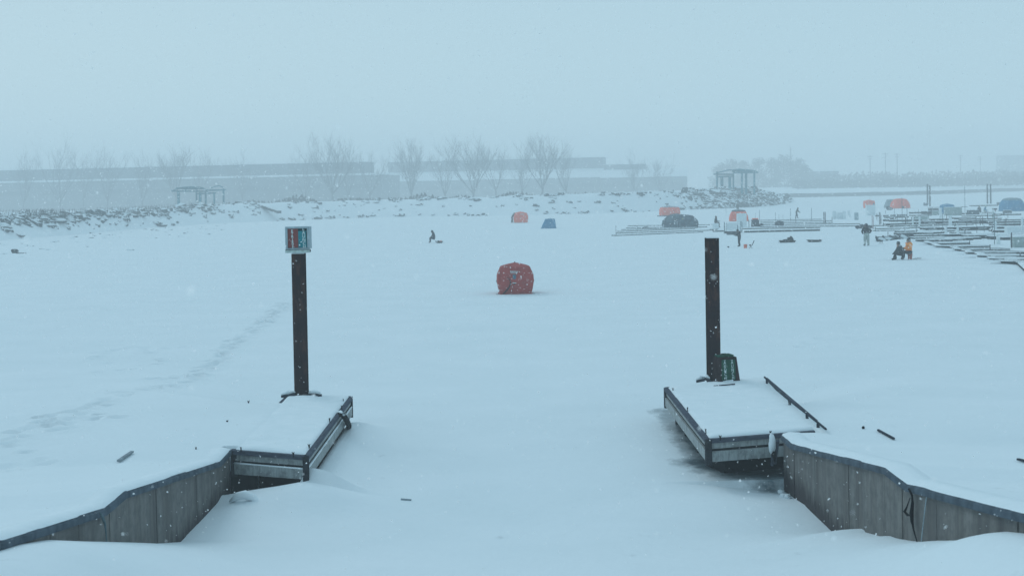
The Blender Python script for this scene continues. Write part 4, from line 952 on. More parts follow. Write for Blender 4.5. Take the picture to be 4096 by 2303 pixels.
boxthing(4016, 4048, 842, 853, .6, 'greybox', 'dock_box', 'grey box below the person by the large blue shelter', 'dock box')
boxthing(3990, 4004, 810, 820, .5, 'greybox', 'dock_box', 'small distant grey box left of the person by the blue dome', 'dock box')
k_ = 0
for x0, x1, yt, yb, lb in ((3536, 3555, 860, 867, 'left in the upper row'), (3565, 3584, 859, 866, 'middle of the upper row'), (3593, 3629, 858, 866, 'widest, right end of the upper row'), (3505, 3519, 860, 866, 'far left in the upper row'), (3536, 3557, 877, 885, 'lowest, left'), (3563, 3585, 871, 877, 'lowest, right'), (3649, 3666, 867, 880, 'tallest, left of the low pale box')):
    boxthing(x0, x1, yt, yb, .6, 'darkbox', 'dock_step', f'dark dock step among the thin posts, {lb}', 'dock step', 'dark dock steps below the distant orange dome', lid=False)
fl_ = [(3795, 3811, 863, 902, 'beside the wide dark finger dock'), (3780, 3791, 903, 939, 'left of a pair in front of the long finger dock'), (3828, 3838, 901, 939, 'right of a pair in front of the long finger dock'), (3987, 4004, 936, 977, 'nearest, at the right between two dark docks'), (3978, 3989, 888, 925, 'beside the tall thin pole at right'), (3757, 3770, 832, 876, 'left of the half hidden blue shelter'), (3650, 3656, 869, 905, 'left, by the dark dock steps'), (3676, 3684, 868, 905, 'in front of the low pale box'), (4086, 4096, 870, 905, 'at the right edge above the long white box')]
for x0, x1, yt, yb, lb in fl_:
    p = G((x0+x1)/2, yb, 0); w = (x1-x0)/ppm(p.y); h = (yb-yt)/ppm(p.y)
    root = empty('power_pedestal', p, f'white dock power pedestal {lb}', 'pedestal', 'white dock pedestals')
    b_ = MB(); b_.box((0, .15, h*.42), (w*.8, .3, h*.84), taper=.8); b_.build('post', MAT['white'], root)
    b_ = MB(); b_.box((0, .15, h*.88), (w*.72, .34, h*.12)); b_.box((0, .15, h*.96), (w*.95, .4, h*.05)); b_.build('hood', MAT['white'], root)
    b_ = MB(); b_.box((0, .15, h*1.0), (w*.8, .3, .06), taper=.6); b_.build('snow_cap', MAT['snow'], root)
# white clutter, snowed-up benches right of the middle docks
for i_, (x0, x1, yt, yb, lb) in enumerate(((3332, 3345, 845, 876, 'leftmost'), (3350, 3372, 851, 876, 'second and broad'), (3373, 3384, 845, 876, 'third'), (3392, 3402, 842, 868, 'fourth'), (3421, 3434, 850, 880, 'fifth, darkest'))):
    boxthing(x0, x1, yt, yb, .6, 'white' if i_ < 4 else 'frame', 'snowed_pedestal', f'{lb} of the faint snowed-up pedestals right of the middle docks', 'pedestal', 'snowed-up pedestals', lid=False)
# posts
def post(x, yt, yb, wpx, mat, label, group='thin dock posts', name='dock_post', cap=True, z=0.0):
    p = G(x, yb, z); h = (yb-yt)/ppm(p.y); w = max(wpx/ppm(p.y), .03)
    root = empty(name, p, label, 'post', group)
    b_ = MB(); b_.tube([(0, 0, -.1-z), (0, 0, h*.5), (0, 0, h)], [w/2, w/2, w/2*.95], 8); b_.build('shaft', MAT[mat], root)
    if cap: b_ = MB(); b_.tube([(0, 0, h), (0, 0, h+.05)], [w*.55, w*.2], 8); b_.build('snow_cap', MAT['snow'], root)
T = 'thin post '
for a in [(2464.5, 903, 944, 2, 'steel', T+'at the left front corner of the left finger docks'), (2549, 903, 930, 1.6, 'steel', T+'standing in the left finger docks near their left end'), (2724, 905, 930, 1.3, 'steel', T+'in front of the camouflage shelter'),
          (2898, 888, 934, 3.2, 'steel', T+'left of the broad white dock box'), (2907, 892, 932, 1.3, 'steel', T+'very slim, just right of the left front post'), (2951, 900, 930, 3, 'steel', T+'directly above the standing person'), (2964, 884, 932, 3, 'steel', T+'right of the standing person, left of a pair'), (2968.5, 886, 930, 2.4, 'steel', T+'right of the standing person, right of a pair'), (2996, 879, 911, 3, 'steel', T+'right of the tall white cabinet'),
          (2904.5, 825, 860, 1, 'steel', T+'faint, left of the black-roofed orange shelter'), (3038.5, 840, 880, 1.6, 'steel', T+'tall, behind the red-topped covered machine'), (3102.5, 850, 886, 1.5, 'steel', T+'behind the low covered machine'), (3022, 852, 876, 1, 'steel', T+'faint, above the red-topped machine'), (3116, 858, 880, 1, 'steel', T+'short and faint in the middle docks'), (3132, 858, 880, 1, 'steel', T+'short and faint, right of a faint pair'),
          (3162.5, 834, 884, 2, 'steel', T+'left of the leaning person'), (3183, 870, 893, 2.2, 'skirt', T+'below the leaning person'), (3246.5, 832, 884, 2, 'steel', T+'tall, between the leaning person and the twin stub piles'), (3328.5, 868, 908, 2.4, 'steel', T+'right of the twin stub piles'),
          (3479, 790, 822, 1.2, 'steel', T+'rising above the distant small orange shelter'), (3489, 862, 915, 2, 'pole_red', T+'reddish, left of a close pair'), (3493.5, 863, 916, 2, 'pole_red', T+'reddish, right of a close pair'), (3518, 848, 900, 2.4, 'pole', T+'dark, left of a cluster of three'), (3521.5, 850, 901, 2, 'pole', T+'dark, middle of a cluster of three'), (3524.5, 858, 902, 2.4, 'pole', T+'dark, right of a cluster of three'),
          (3542.5, 842, 862, 1.4, 'pole', T+'short, above the left dark dock step'), (3533, 889, 905, 2, 'pole', T+'short, just right of the cluster of three'), (3589, 855, 889, 2, 'pole', T+'below the left side of the orange dome'), (3578, 832, 888, 1.4, 'steel', T+'slim, at the left foot of the orange dome'), (3609, 790, 900, 1.8, 'steel', T+'tall, crossing the middle of the orange dome'), (3623, 869, 905, 3.6, 'pole', T+'thick, below the orange dome'), (3629, 832, 907, 2, 'steel', T+'tall, at the right foot of the orange dome'),
          (3674, 835, 857, 1.6, 'steel', T+'short, left of the lowest dark dock box'), (3568, 899, 915, 2.4, 'pole', T+'stubby, farthest of the front stub row'), (3619, 909, 929, 2.6, 'pole', T+'stubby, second of the front stub row'), (3666, 918, 937, 2.8, 'pole', T+'stubby, third of the front stub row'), (3732, 932, 954, 2.8, 'pole', T+'stubby, fourth of the front stub row'), (3879, 962, 988, 3.6, 'pole', T+'stubby, fifth of the front stub row'), (3960.5, 978, 1009, 4, 'pole', T+'stubby, sixth of the front stub row'), (4081, 1011, 1040, 4.2, 'pole', T+'stubby, nearest of the front stub row'), (3552, 925, 948, 2.4, 'pole', T+'stubby, on the tilted dock frame'),
          (3771.5, 853, 940, 2.4, 'steel', T+'tall, left of the white pedestal pair'), (3978, 850, 978, 3, 'steel', T+'tallest near pole, left of the nearest pedestal'), (3860, 743, 850, 2, 'steel', T+'very tall mast between the two sets of twin piles'),
          (3787, 855, 888, 2.4, 'pole', T+'at the lower left corner of the wide pale box'), (3904.5, 865, 900, 3, 'pole', T+'brown, left of three in the middle of the marina'), (3921, 866, 900, 3, 'pole', T+'brown, second of three in the middle of the marina'), (3931, 867, 899, 3, 'pole', T+'brown, right of three in the middle of the marina'), (3950.5, 853, 882, 3, 'pole', T+'brown, set back left of the striped pole'), (4023.5, 871, 908, 3.2, 'pole', T+'brown, above the dark dock box at right'), (3860, 916, 945, 3.4, 'pole', T+'brown, just left of the long dark dock'), (4046.5, 930, 994, 5, 'pole', 'thick brown pile nearest the right edge of the marina'), (3973, 842, 900, 2.4, 'pale', T+'pale, just left of the striped pole'), (4017, 876, 906, 2, 'pole', T+'slim, just left of the brown post at right'), (3988, 865, 880, 2, 'pole_red', T+'short and reddish, right of the striped pole')]:
    post(*a)
rq = random.Random(5); ex = sorted((rq.uniform(3500, 4090), rq.uniform(868, 935)) for _ in range(22))
for k_, (x, yb) in enumerate(ex):
    post(x, yb-rq.choice([14, 20, 30, 42]), yb, rq.choice([1.6, 2.2, 2.8]), rq.choice(['pole', 'steel', 'pole', 'white']), f'slim weathered stake number {k_+1} from the left among the snowy finger docks', group='slim stakes among the right docks')
def pilepair(xs_, yt, yb, w, label, mat='pole'):
    for i_, x in enumerate(xs_): post(x, yt[i_], yb[i_], w, mat, f'{("left", "right")[i_]} pile of the {label}', group=f'piles of the {label}', name='mooring_pile')
pilepair((3710.5, 3720), (736, 742), (818, 825), 6.5, 'left tall twin piles beyond the marina')
pilepair((3950, 3963), (735, 736), (815, 815), 6.5, 'right tall twin piles beyond the marina')
pilepair((3296, 3301.5), (848, 848), (893, 896), 3.6, 'twin stub piles at the right end of the middle docks')
sp = G(3981, 880, 0); root = empty('lamp_post', sp, 'striped red and white marker pole with a dark lamp head', 'lamp post'); kk = 1/ppm(sp.y)
for i_ in range(5): b_ = MB(); b_.tube([(0, 0, i_*8.4*kk), (0, 0, (i_+1)*8.4*kk)], 2*kk, 8); b_.build('pole_band', MAT['pole_red' if i_ % 2 == 0 else 'white'], root)
b_ = MB(); b_.box((-.05, 0, 44*kk), (17*kk, .3, 6*kk)); b_.build('lamp_head', MAT['darkbox'], root)

# ------------------------------------------------------------------ breakwater
BW = [(-260, 985, 872), (0, 962, 862), (200, 946, 857), (400, 930, 850), (520, 918, 845), (640, 908, 836), (830, 896, 822), (954, 890, 814), (1100, 884, 812), (1431, 871, 803), (1700, 866, 797), (2067, 861, 784), (2400, 853, 773), (2624, 845, 767), (2800, 836, 758), (2900, 833, 753), (3000, 828, 755), (3080, 822, 764), (3140, 814, 780), (3175, 806, 798)]
bx = np.array([q_[0] for q_ in BW], float); bb_ = np.array([q_[1] for q_ in BW], float); bc = np.array([q_[2] for q_ in BW], float)
mb = MB(); vs = []; rings = []
NS = 220; NT = 14; crest = []; basep = []
for i_ in range(NS+1):
    x = -260+(3175+260)*i_/NS; B_ = G(x, np.interp(x, bx, bb_), 0); C2 = D(x, np.interp(x, bx, bc), B_.y+11)
    crest.append(C2); basep.append(B_)
    Cb = C2+Vector((C2.x/C2.y*5, 5, 0)); E_ = Vector((C2.x*(C2.y+18)/C2.y, C2.y+18, -.1))
    for k_ in range(NT+1):
        t = k_/NT
        if t < .55: p = B_.lerp(C2, t/.55)
        elif t < .75: p = C2.lerp(Cb, (t-.55)/.2)
        else: p = Cb.lerp(E_, (t-.75)/.25)
        n_ = mn.noise(Vector((p.x*.35, p.y*.35, 0)))*.3*min(1, max(0, p.z)); vs.append((p.x, p.y, p.z+n_-(.15 if k_ == 0 else 0)))
m_ = NT+1; mb.add(vs, [(i_*m_+k_, (i_+1)*m_+k_, (i_+1)*m_+k_+1, i_*m_+k_+1) for i_ in range(NS) for k_ in range(NT)]+[tuple(NS*m_+k_ for k_ in range(NT+1)), tuple(range(NT, -1, -1))])
mb.build('breakwater', MAT['snow'], smooth=True, label='long snow covered stone breakwater across the harbour', kind='structure')
rr = random.Random(21); rk = MB()
def rock(x, y_t, s):
    i_ = min(NS-1, max(0, (x+260)/(3175+260)*NS)); k_ = int(i_); f_ = i_-k_
    C2 = crest[k_].lerp(crest[k_+1], f_); B_ = basep[k_].lerp(basep[k_+1], f_); p = B_.lerp(C2, y_t)
    rk.blob(p+Vector((0, 0, s*.02)), s*rr.choice([.6, .8, 1, 1.35]), rr.random()*50, (rr.uniform(.9, 1.7), 1, rr.uniform(.5, .85)), .45, 6, 4)
for _ in range(900):   # scattered all along
    x = rr.uniform(-200, 2950); t = rr.choice([rr.random()**.6, rr.uniform(.85, 1.03), rr.uniform(0, .12) if x > 1100 else rr.uniform(.3, 1)])
    cl = mn.noise(Vector((x*.018, t*3, 4)))
    if cl < -.05: continue
    rock(x, t, rr.uniform(.18, .5))
for _ in range(330):    # bare left stretch
    x = rr.uniform(-200, 900)*rr.random()**.3; t = 1.03-abs(rr.gauss(0, .22)); rock(x, t, rr.uniform(.3, .75))
for _ in range(420):    # rocky head on the right
    x = rr.gauss(2960, 105)
    if 2640 < x < 3165: rock(x, rr.uniform(.02, 1.0), rr.uniform(.35, .9))
for _ in range(70):
    x = rr.uniform(-50, 900); B_ = G(x, np.interp(x, bx, bb_)+abs(rr.gauss(0, 1))*26+3, 0); s = rr.uniform(.1, .3); rk.blob(B_, s, rr.random()*40, (1.8, 1, .45), .3, 6, 4)
rk.build('riprap', MAT['rock'], label='dark boulders showing through the snow along the breakwater', kind='stuff')
# weeds on the left crest
wd = MB()
for _ in range(900):
    x = rr.choice([rr.gauss(90, 60), rr.gauss(170, 30), rr.uniform(0, 900), rr.gauss(560, 90)]); i_ = (x+260)/(3435)*NS; C2 = crest[int(max(0, min(NS, i_)))]
    p = C2+Vector((rr.uniform(-2, 2), rr.uniform(-1.5, 7), -.2)); h_ = rr.uniform(.3, 1.1); q_ = p+Vector((rr.uniform(-.3, .3), 0, h_)); wd.tube([p, q_], [.035, .015], 3, False)
wd.build('dry_weeds', MAT['scrub'], label='dry brown weeds along the left end of the breakwater crest', kind='stuff')
# slanted walkway strip down the breakwater
P_ = [(948, 815), (1010, 822), (1060, 834), (1117, 854)]
mb = MB(); W_ = []
for i_, (x, y) in enumerate(P_):
    W_.append(D(x, y, [301, 297, 293, 288][i_]))
o_ = W_[0].copy()
for a_, c_ in zip(W_[:-1], W_[1:]): mb.bar(a_-o_+Vector((0, 0, .3)), c_-o_+Vector((0, 0, .3)), 1.0, .5)
mb.build('ramp_strip', MAT['skirt'], None, loc=o_, label='dark sloping path edge running down the breakwater beside the left pergola', cat='path edge')
# fence posts
for i_, (x, yt, yb) in enumerate([(97, 858, 877), (205, 857, 876), (295, 856, 868), (356, 852, 862), (406, 850, 864), (450, 848, 864), (499, 845, 864), (564, 838, 852), (632, 834, 848), (690, 828, 846), (742, 828, 838), (767, 828, 842)]):
    i2 = (x+260)/3435*NS; C2 = crest[int(i2)]; Y = C2.y-1.0; p = D(x, yb, Y); h = (yb-yt)/ppm(Y)
    root = empty('fence_post', p, f'{ORD[i_]} dark fence post from the left on the breakwater' if i_ else 'leftmost dark fence post on the breakwater', 'post', 'fence posts along the breakwater')
    b_ = MB(); b_.tube([(0, 0, -.6), (0, 0, h)], [.09, .08], 7); b_.build('shaft', MAT['pole'], root); b_ = MB(); b_.tube([(0, 0, h), (0, 0, h+.08)], [.09, .04], 7); b_.build('snow_cap', MAT['snow'], root)
b_ = MB(); b_.blob((0, 0, .4), .8, 4, (1, .8, .9), .35); b_.build('bush', MAT['leaf'], None, loc=D(2739, 768, 322), label='small dark bush on the breakwater crest left of the right pergola', cat='bush')

# ------------------------------------------------------------------ pergolas
def pergola(posts, top_segs, Y, base_y, arcs, label):
    xm_ = sum(p[0] for p in posts)/len(posts); o_ = D(xm_, base_y, Y); root = empty('pergola', o_, label, 'pergola')
    for i_, (x, yt, yb, w) in enumerate(posts):
        dY = (i_ % 2)*2.2; a_ = D(x, yb, Y+dY)-o_; c_ = D(x, yt, Y+dY)-o_; b_ = MB(); b_.bar(a_-Vector((0, 0, 1.6)), c_, 1.35*w/ppm(Y), 1.2*w/ppm(Y)); b_.build('post', MAT['pergola'], root)
    for (x0, y0, x1, y1, w) in top_segs:
        b_ = MB(); b_.bar(D(x0, y0, Y-.2)-o_, D(x1, y1, Y+.4)-o_, .5, 1.5*w/ppm(Y)); b_.build('beam', MAT['pergola'], root)
    for (pts, w) in arcs:
        for dy in (-.6, 2.6):
            b_ = MB(); P2 = [D(x, y, Y+dy)-o_ for x, y in pts]
            b_.tube(P2, w/ppm(Y)*.8, 5)
            b_.build('arch', MAT['pergola'], root)
    # slats across the top
    b_ = MB(); xs_ = [q for s_ in top_segs[:2] for q in (s_[0], s_[2])]; x0, x1 = min(xs_), max(xs_); n_ = 16
    for k_ in range(n_+1):
        x = x0+(x1-x0)*k_/n_
        for s_ in top_segs:
            if min(s_[0], s_[2]) <= x <= max(s_[0], s_[2]):
                t = (x-s_[0])/(s_[2]-s_[0]); y = s_[1]+(s_[3]-s_[1])*t; b_.bar(D(x, y-3, Y-1.4)-o_, D(x, y-3, Y+3.6)-o_, .14, .2)
    b_.build('slat', MAT['pergola'], root)
def z1(x, y): return 640+x/8.05, 700+y/8.05
def z2(x, y): return 2800+x/8.587, 640+y/8.587
def cv(z, L): return [z(*p) for p in L]
pergola([(*z1(600, 530), z1(0, 1030)[1], 7), (*z1(1175, 540), z1(0, 960)[1], 4.5), (*z1(1290, 560), z1(0, 940)[1], 7), (*z1(1470, 560), z1(0, 950)[1], 5), (*z1(1745, 560), z1(0, 880)[1], 4.5), (*z1(2045, 480), z1(0, 900)[1], 5)],
        [(*z1(380, 520), *z1(1500, 530), 3.2), (*z1(1200, 610), *z1(1800, 580), 3.2), (*z1(1500, 500), *z1(2130, 480), 3.2), (*z1(520, 440), *z1(1400, 430), 5)],
        298, z1(0, 980)[1], [(cv(z1, [(400, 520), (560, 430), (760, 400), (1000, 385), (1300, 400), (1480, 480), (1550, 560)]), 3), (cv(z1, [(1640, 430), (1760, 370), (1900, 350), (2010, 390), (2060, 480)]), 2.5), (cv(z1, [(760, 530), (880, 450), (1080, 440), (1250, 520)]), 2)], 'teal pergola on the breakwater at the left')
pergola([(*z2(585, 400), z2(0, 960)[1], 5), (*z2(750, 560), z2(0, 950)[1], 8), (*z2(1020, 560), z2(0, 880)[1], 7.5), (*z2(1145, 480), z2(0, 950)[1], 4.5), (*z2(1440, 440), z2(0, 930)[1], 5.5), (*z2(1580, 420), z2(0, 960)[1], 6.5), (*z2(1865, 420), z2(0, 960)[1], 5)],
        [(*z2(470, 495), *z2(1160, 500), 3.2), (*z2(640, 585), *z2(1160, 560), 3.4), (*z2(1150, 450), *z2(2000, 430), 3.4), (*z2(1100, 390), *z2(1900, 380), 5)],
        345, z2(0, 960)[1], [(cv(z2, [(560, 450), (760, 400), (960, 350), (1150, 345), (1350, 320), (1600, 340), (1850, 370), (2000, 440)]), 3), (cv(z2, [(1150, 470), (1300, 350), (1450, 330), (1560, 420)]), 2.5)], 'teal pergola on the rocky head of the breakwater at the right')

# ------------------------------------------------------------------ factory halls far behind
def hall(x0, x1, Y0, Y1, z_top, z_band, z_eave, wing, label, up=None, wins=10, side=8):
    a_ = D(x0, 700, Y0); c_ = D(x1, 700, Y1); a_.z = c_.z = 0; d_ = (c_-a_); L = d_.length; dr = d_.normalized(); bk = Vector((-dr.y, dr.x, 0))
    if bk.y < 0: bk = -bk
    root = empty('factory_hall', a_, label, 'building', 'factory halls behind the breakwater')
    def q_(s, t, z): v_ = dr*s+bk*t; return (v_.x, v_.y, z)
    b_ = MB(); vs = [q_(0, 0, -.5), q_(L, 0, -.5), q_(L, 30, -.5), q_(0, 30, -.5), q_(0, 0, z_eave), q_(L, 0, z_eave), q_(L, 30, z_eave), q_(0, 30, z_eave)]
    F6 = [(0, 3, 2, 1), (4, 5, 6, 7), (0, 1, 5, 4), (1, 2, 6, 5), (2, 3, 7, 6), (3, 0, 4, 7)]
    b_.add(vs, F6); b_.build('wall', MAT['clad2'], root)
    b_ = MB(); vs = [q_(-.5, -.6, z_eave+.02), q_(L+.5, -.6, z_eave+.02), q_(L+.5, wing, z_eave+.02), q_(-.5, wing, z_eave+.02), q_(-.5, -.6, z_eave+.3), q_(L+.5, -.6, z_eave+.3), q_(L+.5, wing, z_band), q_(-.5, wing, z_band)]
    b_.add(vs, F6); b_.build('roof', MAT['snow'], root)
    u0, u1 = up or (0, L)
    u0, u1 = u0*L if up else 0, u1*L if up else L
    b_ = MB(); vs = [q_(u0, wing, z_eave), q_(u1, wing, z_eave), q_(u1, wing+14, z_eave), q_(u0, wing+14, z_eave), q_(u0, wing, z_top), q_(u1, wing, z_top), q_(u1, wing+14, z_top), q_(u0, wing+14, z_top)]
    b_.add(vs, F6); b_.build('clerestory', MAT['clad'], root)
    b_ = MB(); vs = [q_(u0-.3, wing-.3, z_top+.02), q_(u1+.3, wing-.3, z_top+.02), q_(u1+.3, wing+14.3, z_top+.02), q_(u0-.3, wing+14.3, z_top+.02), q_(u0-.3, wing-.3, z_top+.25), q_(u1+.3, wing-.3, z_top+.25), q_(u1+.3, wing+14.3, z_top+.25), q_(u0-.3, wing+14.3, z_top+.25)]
    b_.add(vs, F6); b_.build('upper_roof', MAT['snow'], root)
    rs = random.Random(int(L))
    for k_ in range(wins):
        if k_ % 3 == 1:
            s = L*(k_+1.0)/wins; v0 = [q_(s-2, -.08, 0), q_(s+2, -.08, 0), q_(s+2, .05, 0), q_(s-2, .05, 0)]; b_ = MB(); b_.add(v0+[(a, c, 4.6) for a, c, d2 in v0], F6); b_.build('loading_door', MAT['clad'], root)
    for k_ in range(wins):
        s = L*(k_+.5)/wins; b_ = MB(); w = L/wins*.32; zz = z_eave*.55
        vs = [q_(s-w, -.06, zz), q_(s+w, -.06, zz), q_(s+w, .05, zz), q_(s-w, .05, zz), q_(s-w, -.06, zz+1.8), q_(s+w, -.06, zz+1.8), q_(s+w, .05, zz+1.8), q_(s-w, .05, zz+1.8)]; b_.add(vs, F6); b_.build('window', MAT['glass'], root)
hall(-420, 1524, 640, 598, 18.5, 13.7, 12.6, 18, 'very long low factory hall behind the left half of the breakwater', up=(0, .946))
hall(1512, 2400, 740, 722, 21.1, 15.5, 10.6, 22, 'second factory hall with a broad snowy roof behind the bare trees')
hall(2404, 2745, 710, 704, 16.9, 14.4, 10.1, 20, 'third shorter factory hall with a snowy roof and short dark upper block', up=(0, .5), wins=5)
def block(x0, x1, yt, Y, label, mat='clad2', zb=-.5):
    a_ = D(x0, yt, Y); c_ = D(x1, yt, Y); root = empty('far_building', (a_.x, Y, 0), label, 'building')
    w = c_.x-a_.x; b_ = MB(); b_.box((w/2, 7, a_.z/2), (w, 14, a_.z)); b_.build('wall', MAT[mat], root)
    b_ = MB(); b_.box((w/2, 7, a_.z+.17), (w+.6, 14.6, .3)); b_.build('roof', MAT['snow'], root)
    for t in (.2, .5, .8): b_ = MB(); b_.box((w*t, -.05, a_.z*.7), (w*.12, .2, 1.6)); b_.build('window', MAT['glass'], root)
block(3232, 3356, 687, 790, 'flat roofed block right of the evergreen clump')
block(4010, 4200, 622, 1080, 'faint tall block cut by the right edge of the photo')

# ------------------------------------------------------------------ trees
def bare_tree(x, ytop, Y, spread, seed, label, base_w=.35, n_main=7, yb=None):
    rs = random.Random(seed); t_ = D(x, ytop, Y); Hh = t_.z; root = empty('bare_tree', (t_.x, Y, 0), label, 'tree', 'bare trees behind the breakwater')
    tr = MB(); br = MB(); fork = Hh*rs.uniform(.16, .26)
    tr.tube([(0, 0, -.3), (rs.uniform(-.2, .2), 0, fork*.5), (rs.uniform(-.3, .3), 0, fork)], [base_w, base_w*.8, base_w*.7], 7)
    W = spread/ppm(Y)
    def grow(p, d, L, r, lv):
        pts = [p]; q = p.copy(); dd = d.copy(); n = 4
        for k_ in range(n):
            dd = (dd+Vector((rs.uniform(-.2, .2), rs.uniform(-.2, .2), .10))).normalized(); q = q+dd*L/n; pts.append(q.copy())
        br.tube(pts, [r*(1-.75*i_/n) for i_ in range(n+1)], 4 if lv < 2 else 3, False)
        if lv >= 4: return
        for k_ in range((6, 6, 5, 4)[lv]):
            t = rs.uniform(.25, 1); i_ = min(n-1, int(t*n)); pp = pts[i_].lerp(pts[i_+1], t*n-i_)
            nd = (dd*.8+Vector((rs.gauss(0, .55), rs.gauss(0, .55), rs.uniform(-.05, .45)))).normalized(); grow(pp, nd, L*rs.uniform(.42, .62), r*.45, lv+1)
    for k_ in range(n_main):
        an = rs.uniform(0, 6.28); out = rs.uniform(.2, 1.0)*W/Hh*1.9
        d_ = Vector((math.cos(an)*out, math.sin(an)*out*.7, 1)).normalized(); grow(Vector((0, 0, fork*rs.uniform(.75, 1))), d_, (Hh-fork)*rs.uniform(.62, .80), base_w*.42, 1)
    tr.build('trunk', MAT['bark'], root); br.build('branches', MAT['bark'], root)
for i_, a in enumerate([(235, 606, 420, 100, 'first and leftmost bare tree, above the left end of the breakwater'), (425, 625, 430, 80, 'second bare tree from the left, slim'), (565, 628, 430, 70, 'third bare tree from the left, small'), (700, 604, 425, 120, 'broad bare tree just left of the left pergola'),
                        (965, 634, 450, 90, 'small bare tree right of the left pergola'), (1325, 556, 400, 150, 'biggest spreading bare tree, left of the gap between the halls'), (1475, 612, 430, 80, 'short bare tree in the gap between the two big halls'), (1640, 572, 420, 110, 'bare tree in front of the left end of the second hall'),
                        (1775, 582, 430, 80, 'slim bare tree left of a tall spreading one'), (1890, 562, 410, 130, 'tall spreading bare tree in front of the second hall'), (2085, 600, 440, 80, 'slim bare tree left of the last big bare tree'), (2165, 556, 405, 140, 'last big bare tree, left of the upper snowy roof end'),
                        (2535, 626, 480, 60, 'thin bare tree in front of the third hall'), (2640, 640, 500, 60, 'small thin bare tree at the right of the third hall'), (90, 640, 440, 70, 'faint bare tree at the very left of the photo'), (330, 630, 450, 70, 'faint bare tree between the first and second from the left'), (800, 622, 450, 80, 'bare tree directly above the left pergola'), (1215, 600, 430, 90, 'bare tree crowding the left side of the biggest one'), (1390, 610, 440, 80, 'bare tree right beside the biggest one at the hall corner'), (1980, 590, 430, 80, 'bare tree right beside the tall spreading one'), (2260, 600, 440, 90, 'bare tree right of the last big bare tree')]):
    bare_tree(a[0], a[1], a[2]*1.3, a[3], 100+i_, a[4], base_w=.5 if a[3] > 100 else .34, n_main=10 if a[3] > 100 else 7)
def dense_tree(x, ytop, Y, wpx, seed, label):
    rs = random.Random(seed); t_ = D(x, ytop, Y); Hh = t_.z; W = wpx/ppm(Y)*.75; root = empty('evergreen_tree', (t_.x, Y, 0), label, 'tree', 'dark evergreens at the right')
    b_ = MB(); b_.tube([(0, 0, -.3), (0, 0, Hh*.9)], [.3, .05], 6); b_.build('trunk', MAT['bark'], root)
    c_ = MB()
    cl = []
    for k_ in range(34):
        q_ = rs.random(); an = rs.uniform(0, 6.28); ro = W*rs.uniform(.2, 1.15)*math.sqrt(max(.05, 1-q_**2.2)); cl.append((Vector((math.cos(an)*ro, math.sin(an)*ro, Hh*(.05+.85*q_))), W*rs.uniform(.28, .5)))
    for _ in range(3600):
        cc, r_ = rs.choice(cl); v_ = Vector((rs.gauss(0, 1), rs.gauss(0, 1), rs.gauss(0, 1))).normalized()*r_*rs.random()**.4; p = cc+v_
        if p.z > Hh: continue
        s = rs.uniform(.2, .5); u_ = Vector((rs.gauss(0, 1), rs.gauss(0, 1), rs.gauss(0, 1))).normalized()*s; w_ = Vector((rs.gauss(0, 1), rs.gauss(0, 1), rs.gauss(0, 1))).normalized()*s
        c_.add([p-u_, p+w_, p+u_, p-w_], [(0, 1, 2, 3)])
    c_.build('crown', MAT['leaf'], root)
for i_, (x, yt, w, lb) in enumerate([(2885, 650, 60, 'leftmost, above the right pergola'), (2930, 636, 70, 'second from the left, above the right pergola'), (2980, 640, 60, 'third from the left'), (3030, 630, 70, 'fourth from the left'), (3085, 622, 80, 'fifth, in the middle of the clump'), (3135, 618, 80, 'tallest, right of the middle'), (3185, 628, 70, 'second from the right'), (3222, 660, 50, 'rightmost and lowest')]):
    dense_tree(x, yt, 780+(i_ % 3)*14, w, 300+i_, f'dark evergreen in the clump, {lb}')
# utility poles and mast
for i_, (x, yt, lb) in enumerate([(3480, 622, 'leftmost, short'), (3541, 611, 'second from the left'), (3588, 613, 'third from the left'), (3842, 620, 'fourth, on its own'), (3921, 624, 'rightmost and faint')]):
    t_ = D(x, yt, 740 if i_ < 3 else 860); root = empty('utility_pole', (t_.x, t_.y, 0), f'far utility pole {lb}', 'utility pole', 'utility poles on the far shore')
    b_ = MB(); b_.tube([(0, 0, 0), (0, 0, t_.z)], [.26, .18], 6); b_.build('mast', MAT['bark'], root); b_ = MB(); b_.box((0, 0, t_.z-.6), (3.0, .2, .25)); b_.box((0, 0, t_.z-1.9), (2.4, .2, .22)); b_.build('crossarm', MAT['bark'], root)
t_ = D(3162, 588, 800); root = empty('lattice_mast', (t_.x, t_.y, 0), 'thin faint lattice mast above the evergreen clump', 'mast')
b_ = MB()
for sx_ in (-.5, .5):
    for sy_ in (-.5, .5): b_.tube([(sx_, sy_, 0), (sx_*.3, sy_*.3, t_.z)], .09, 4)
for k_ in range(10): z = t_.z*k_/10; f_ = 1-.7*k_/10; b_.bar((-.5*f_, 0, z), (.5*f_, 0, z+t_.z/10), .06, .06)
b_.build('lattice', MAT['bark'], root)

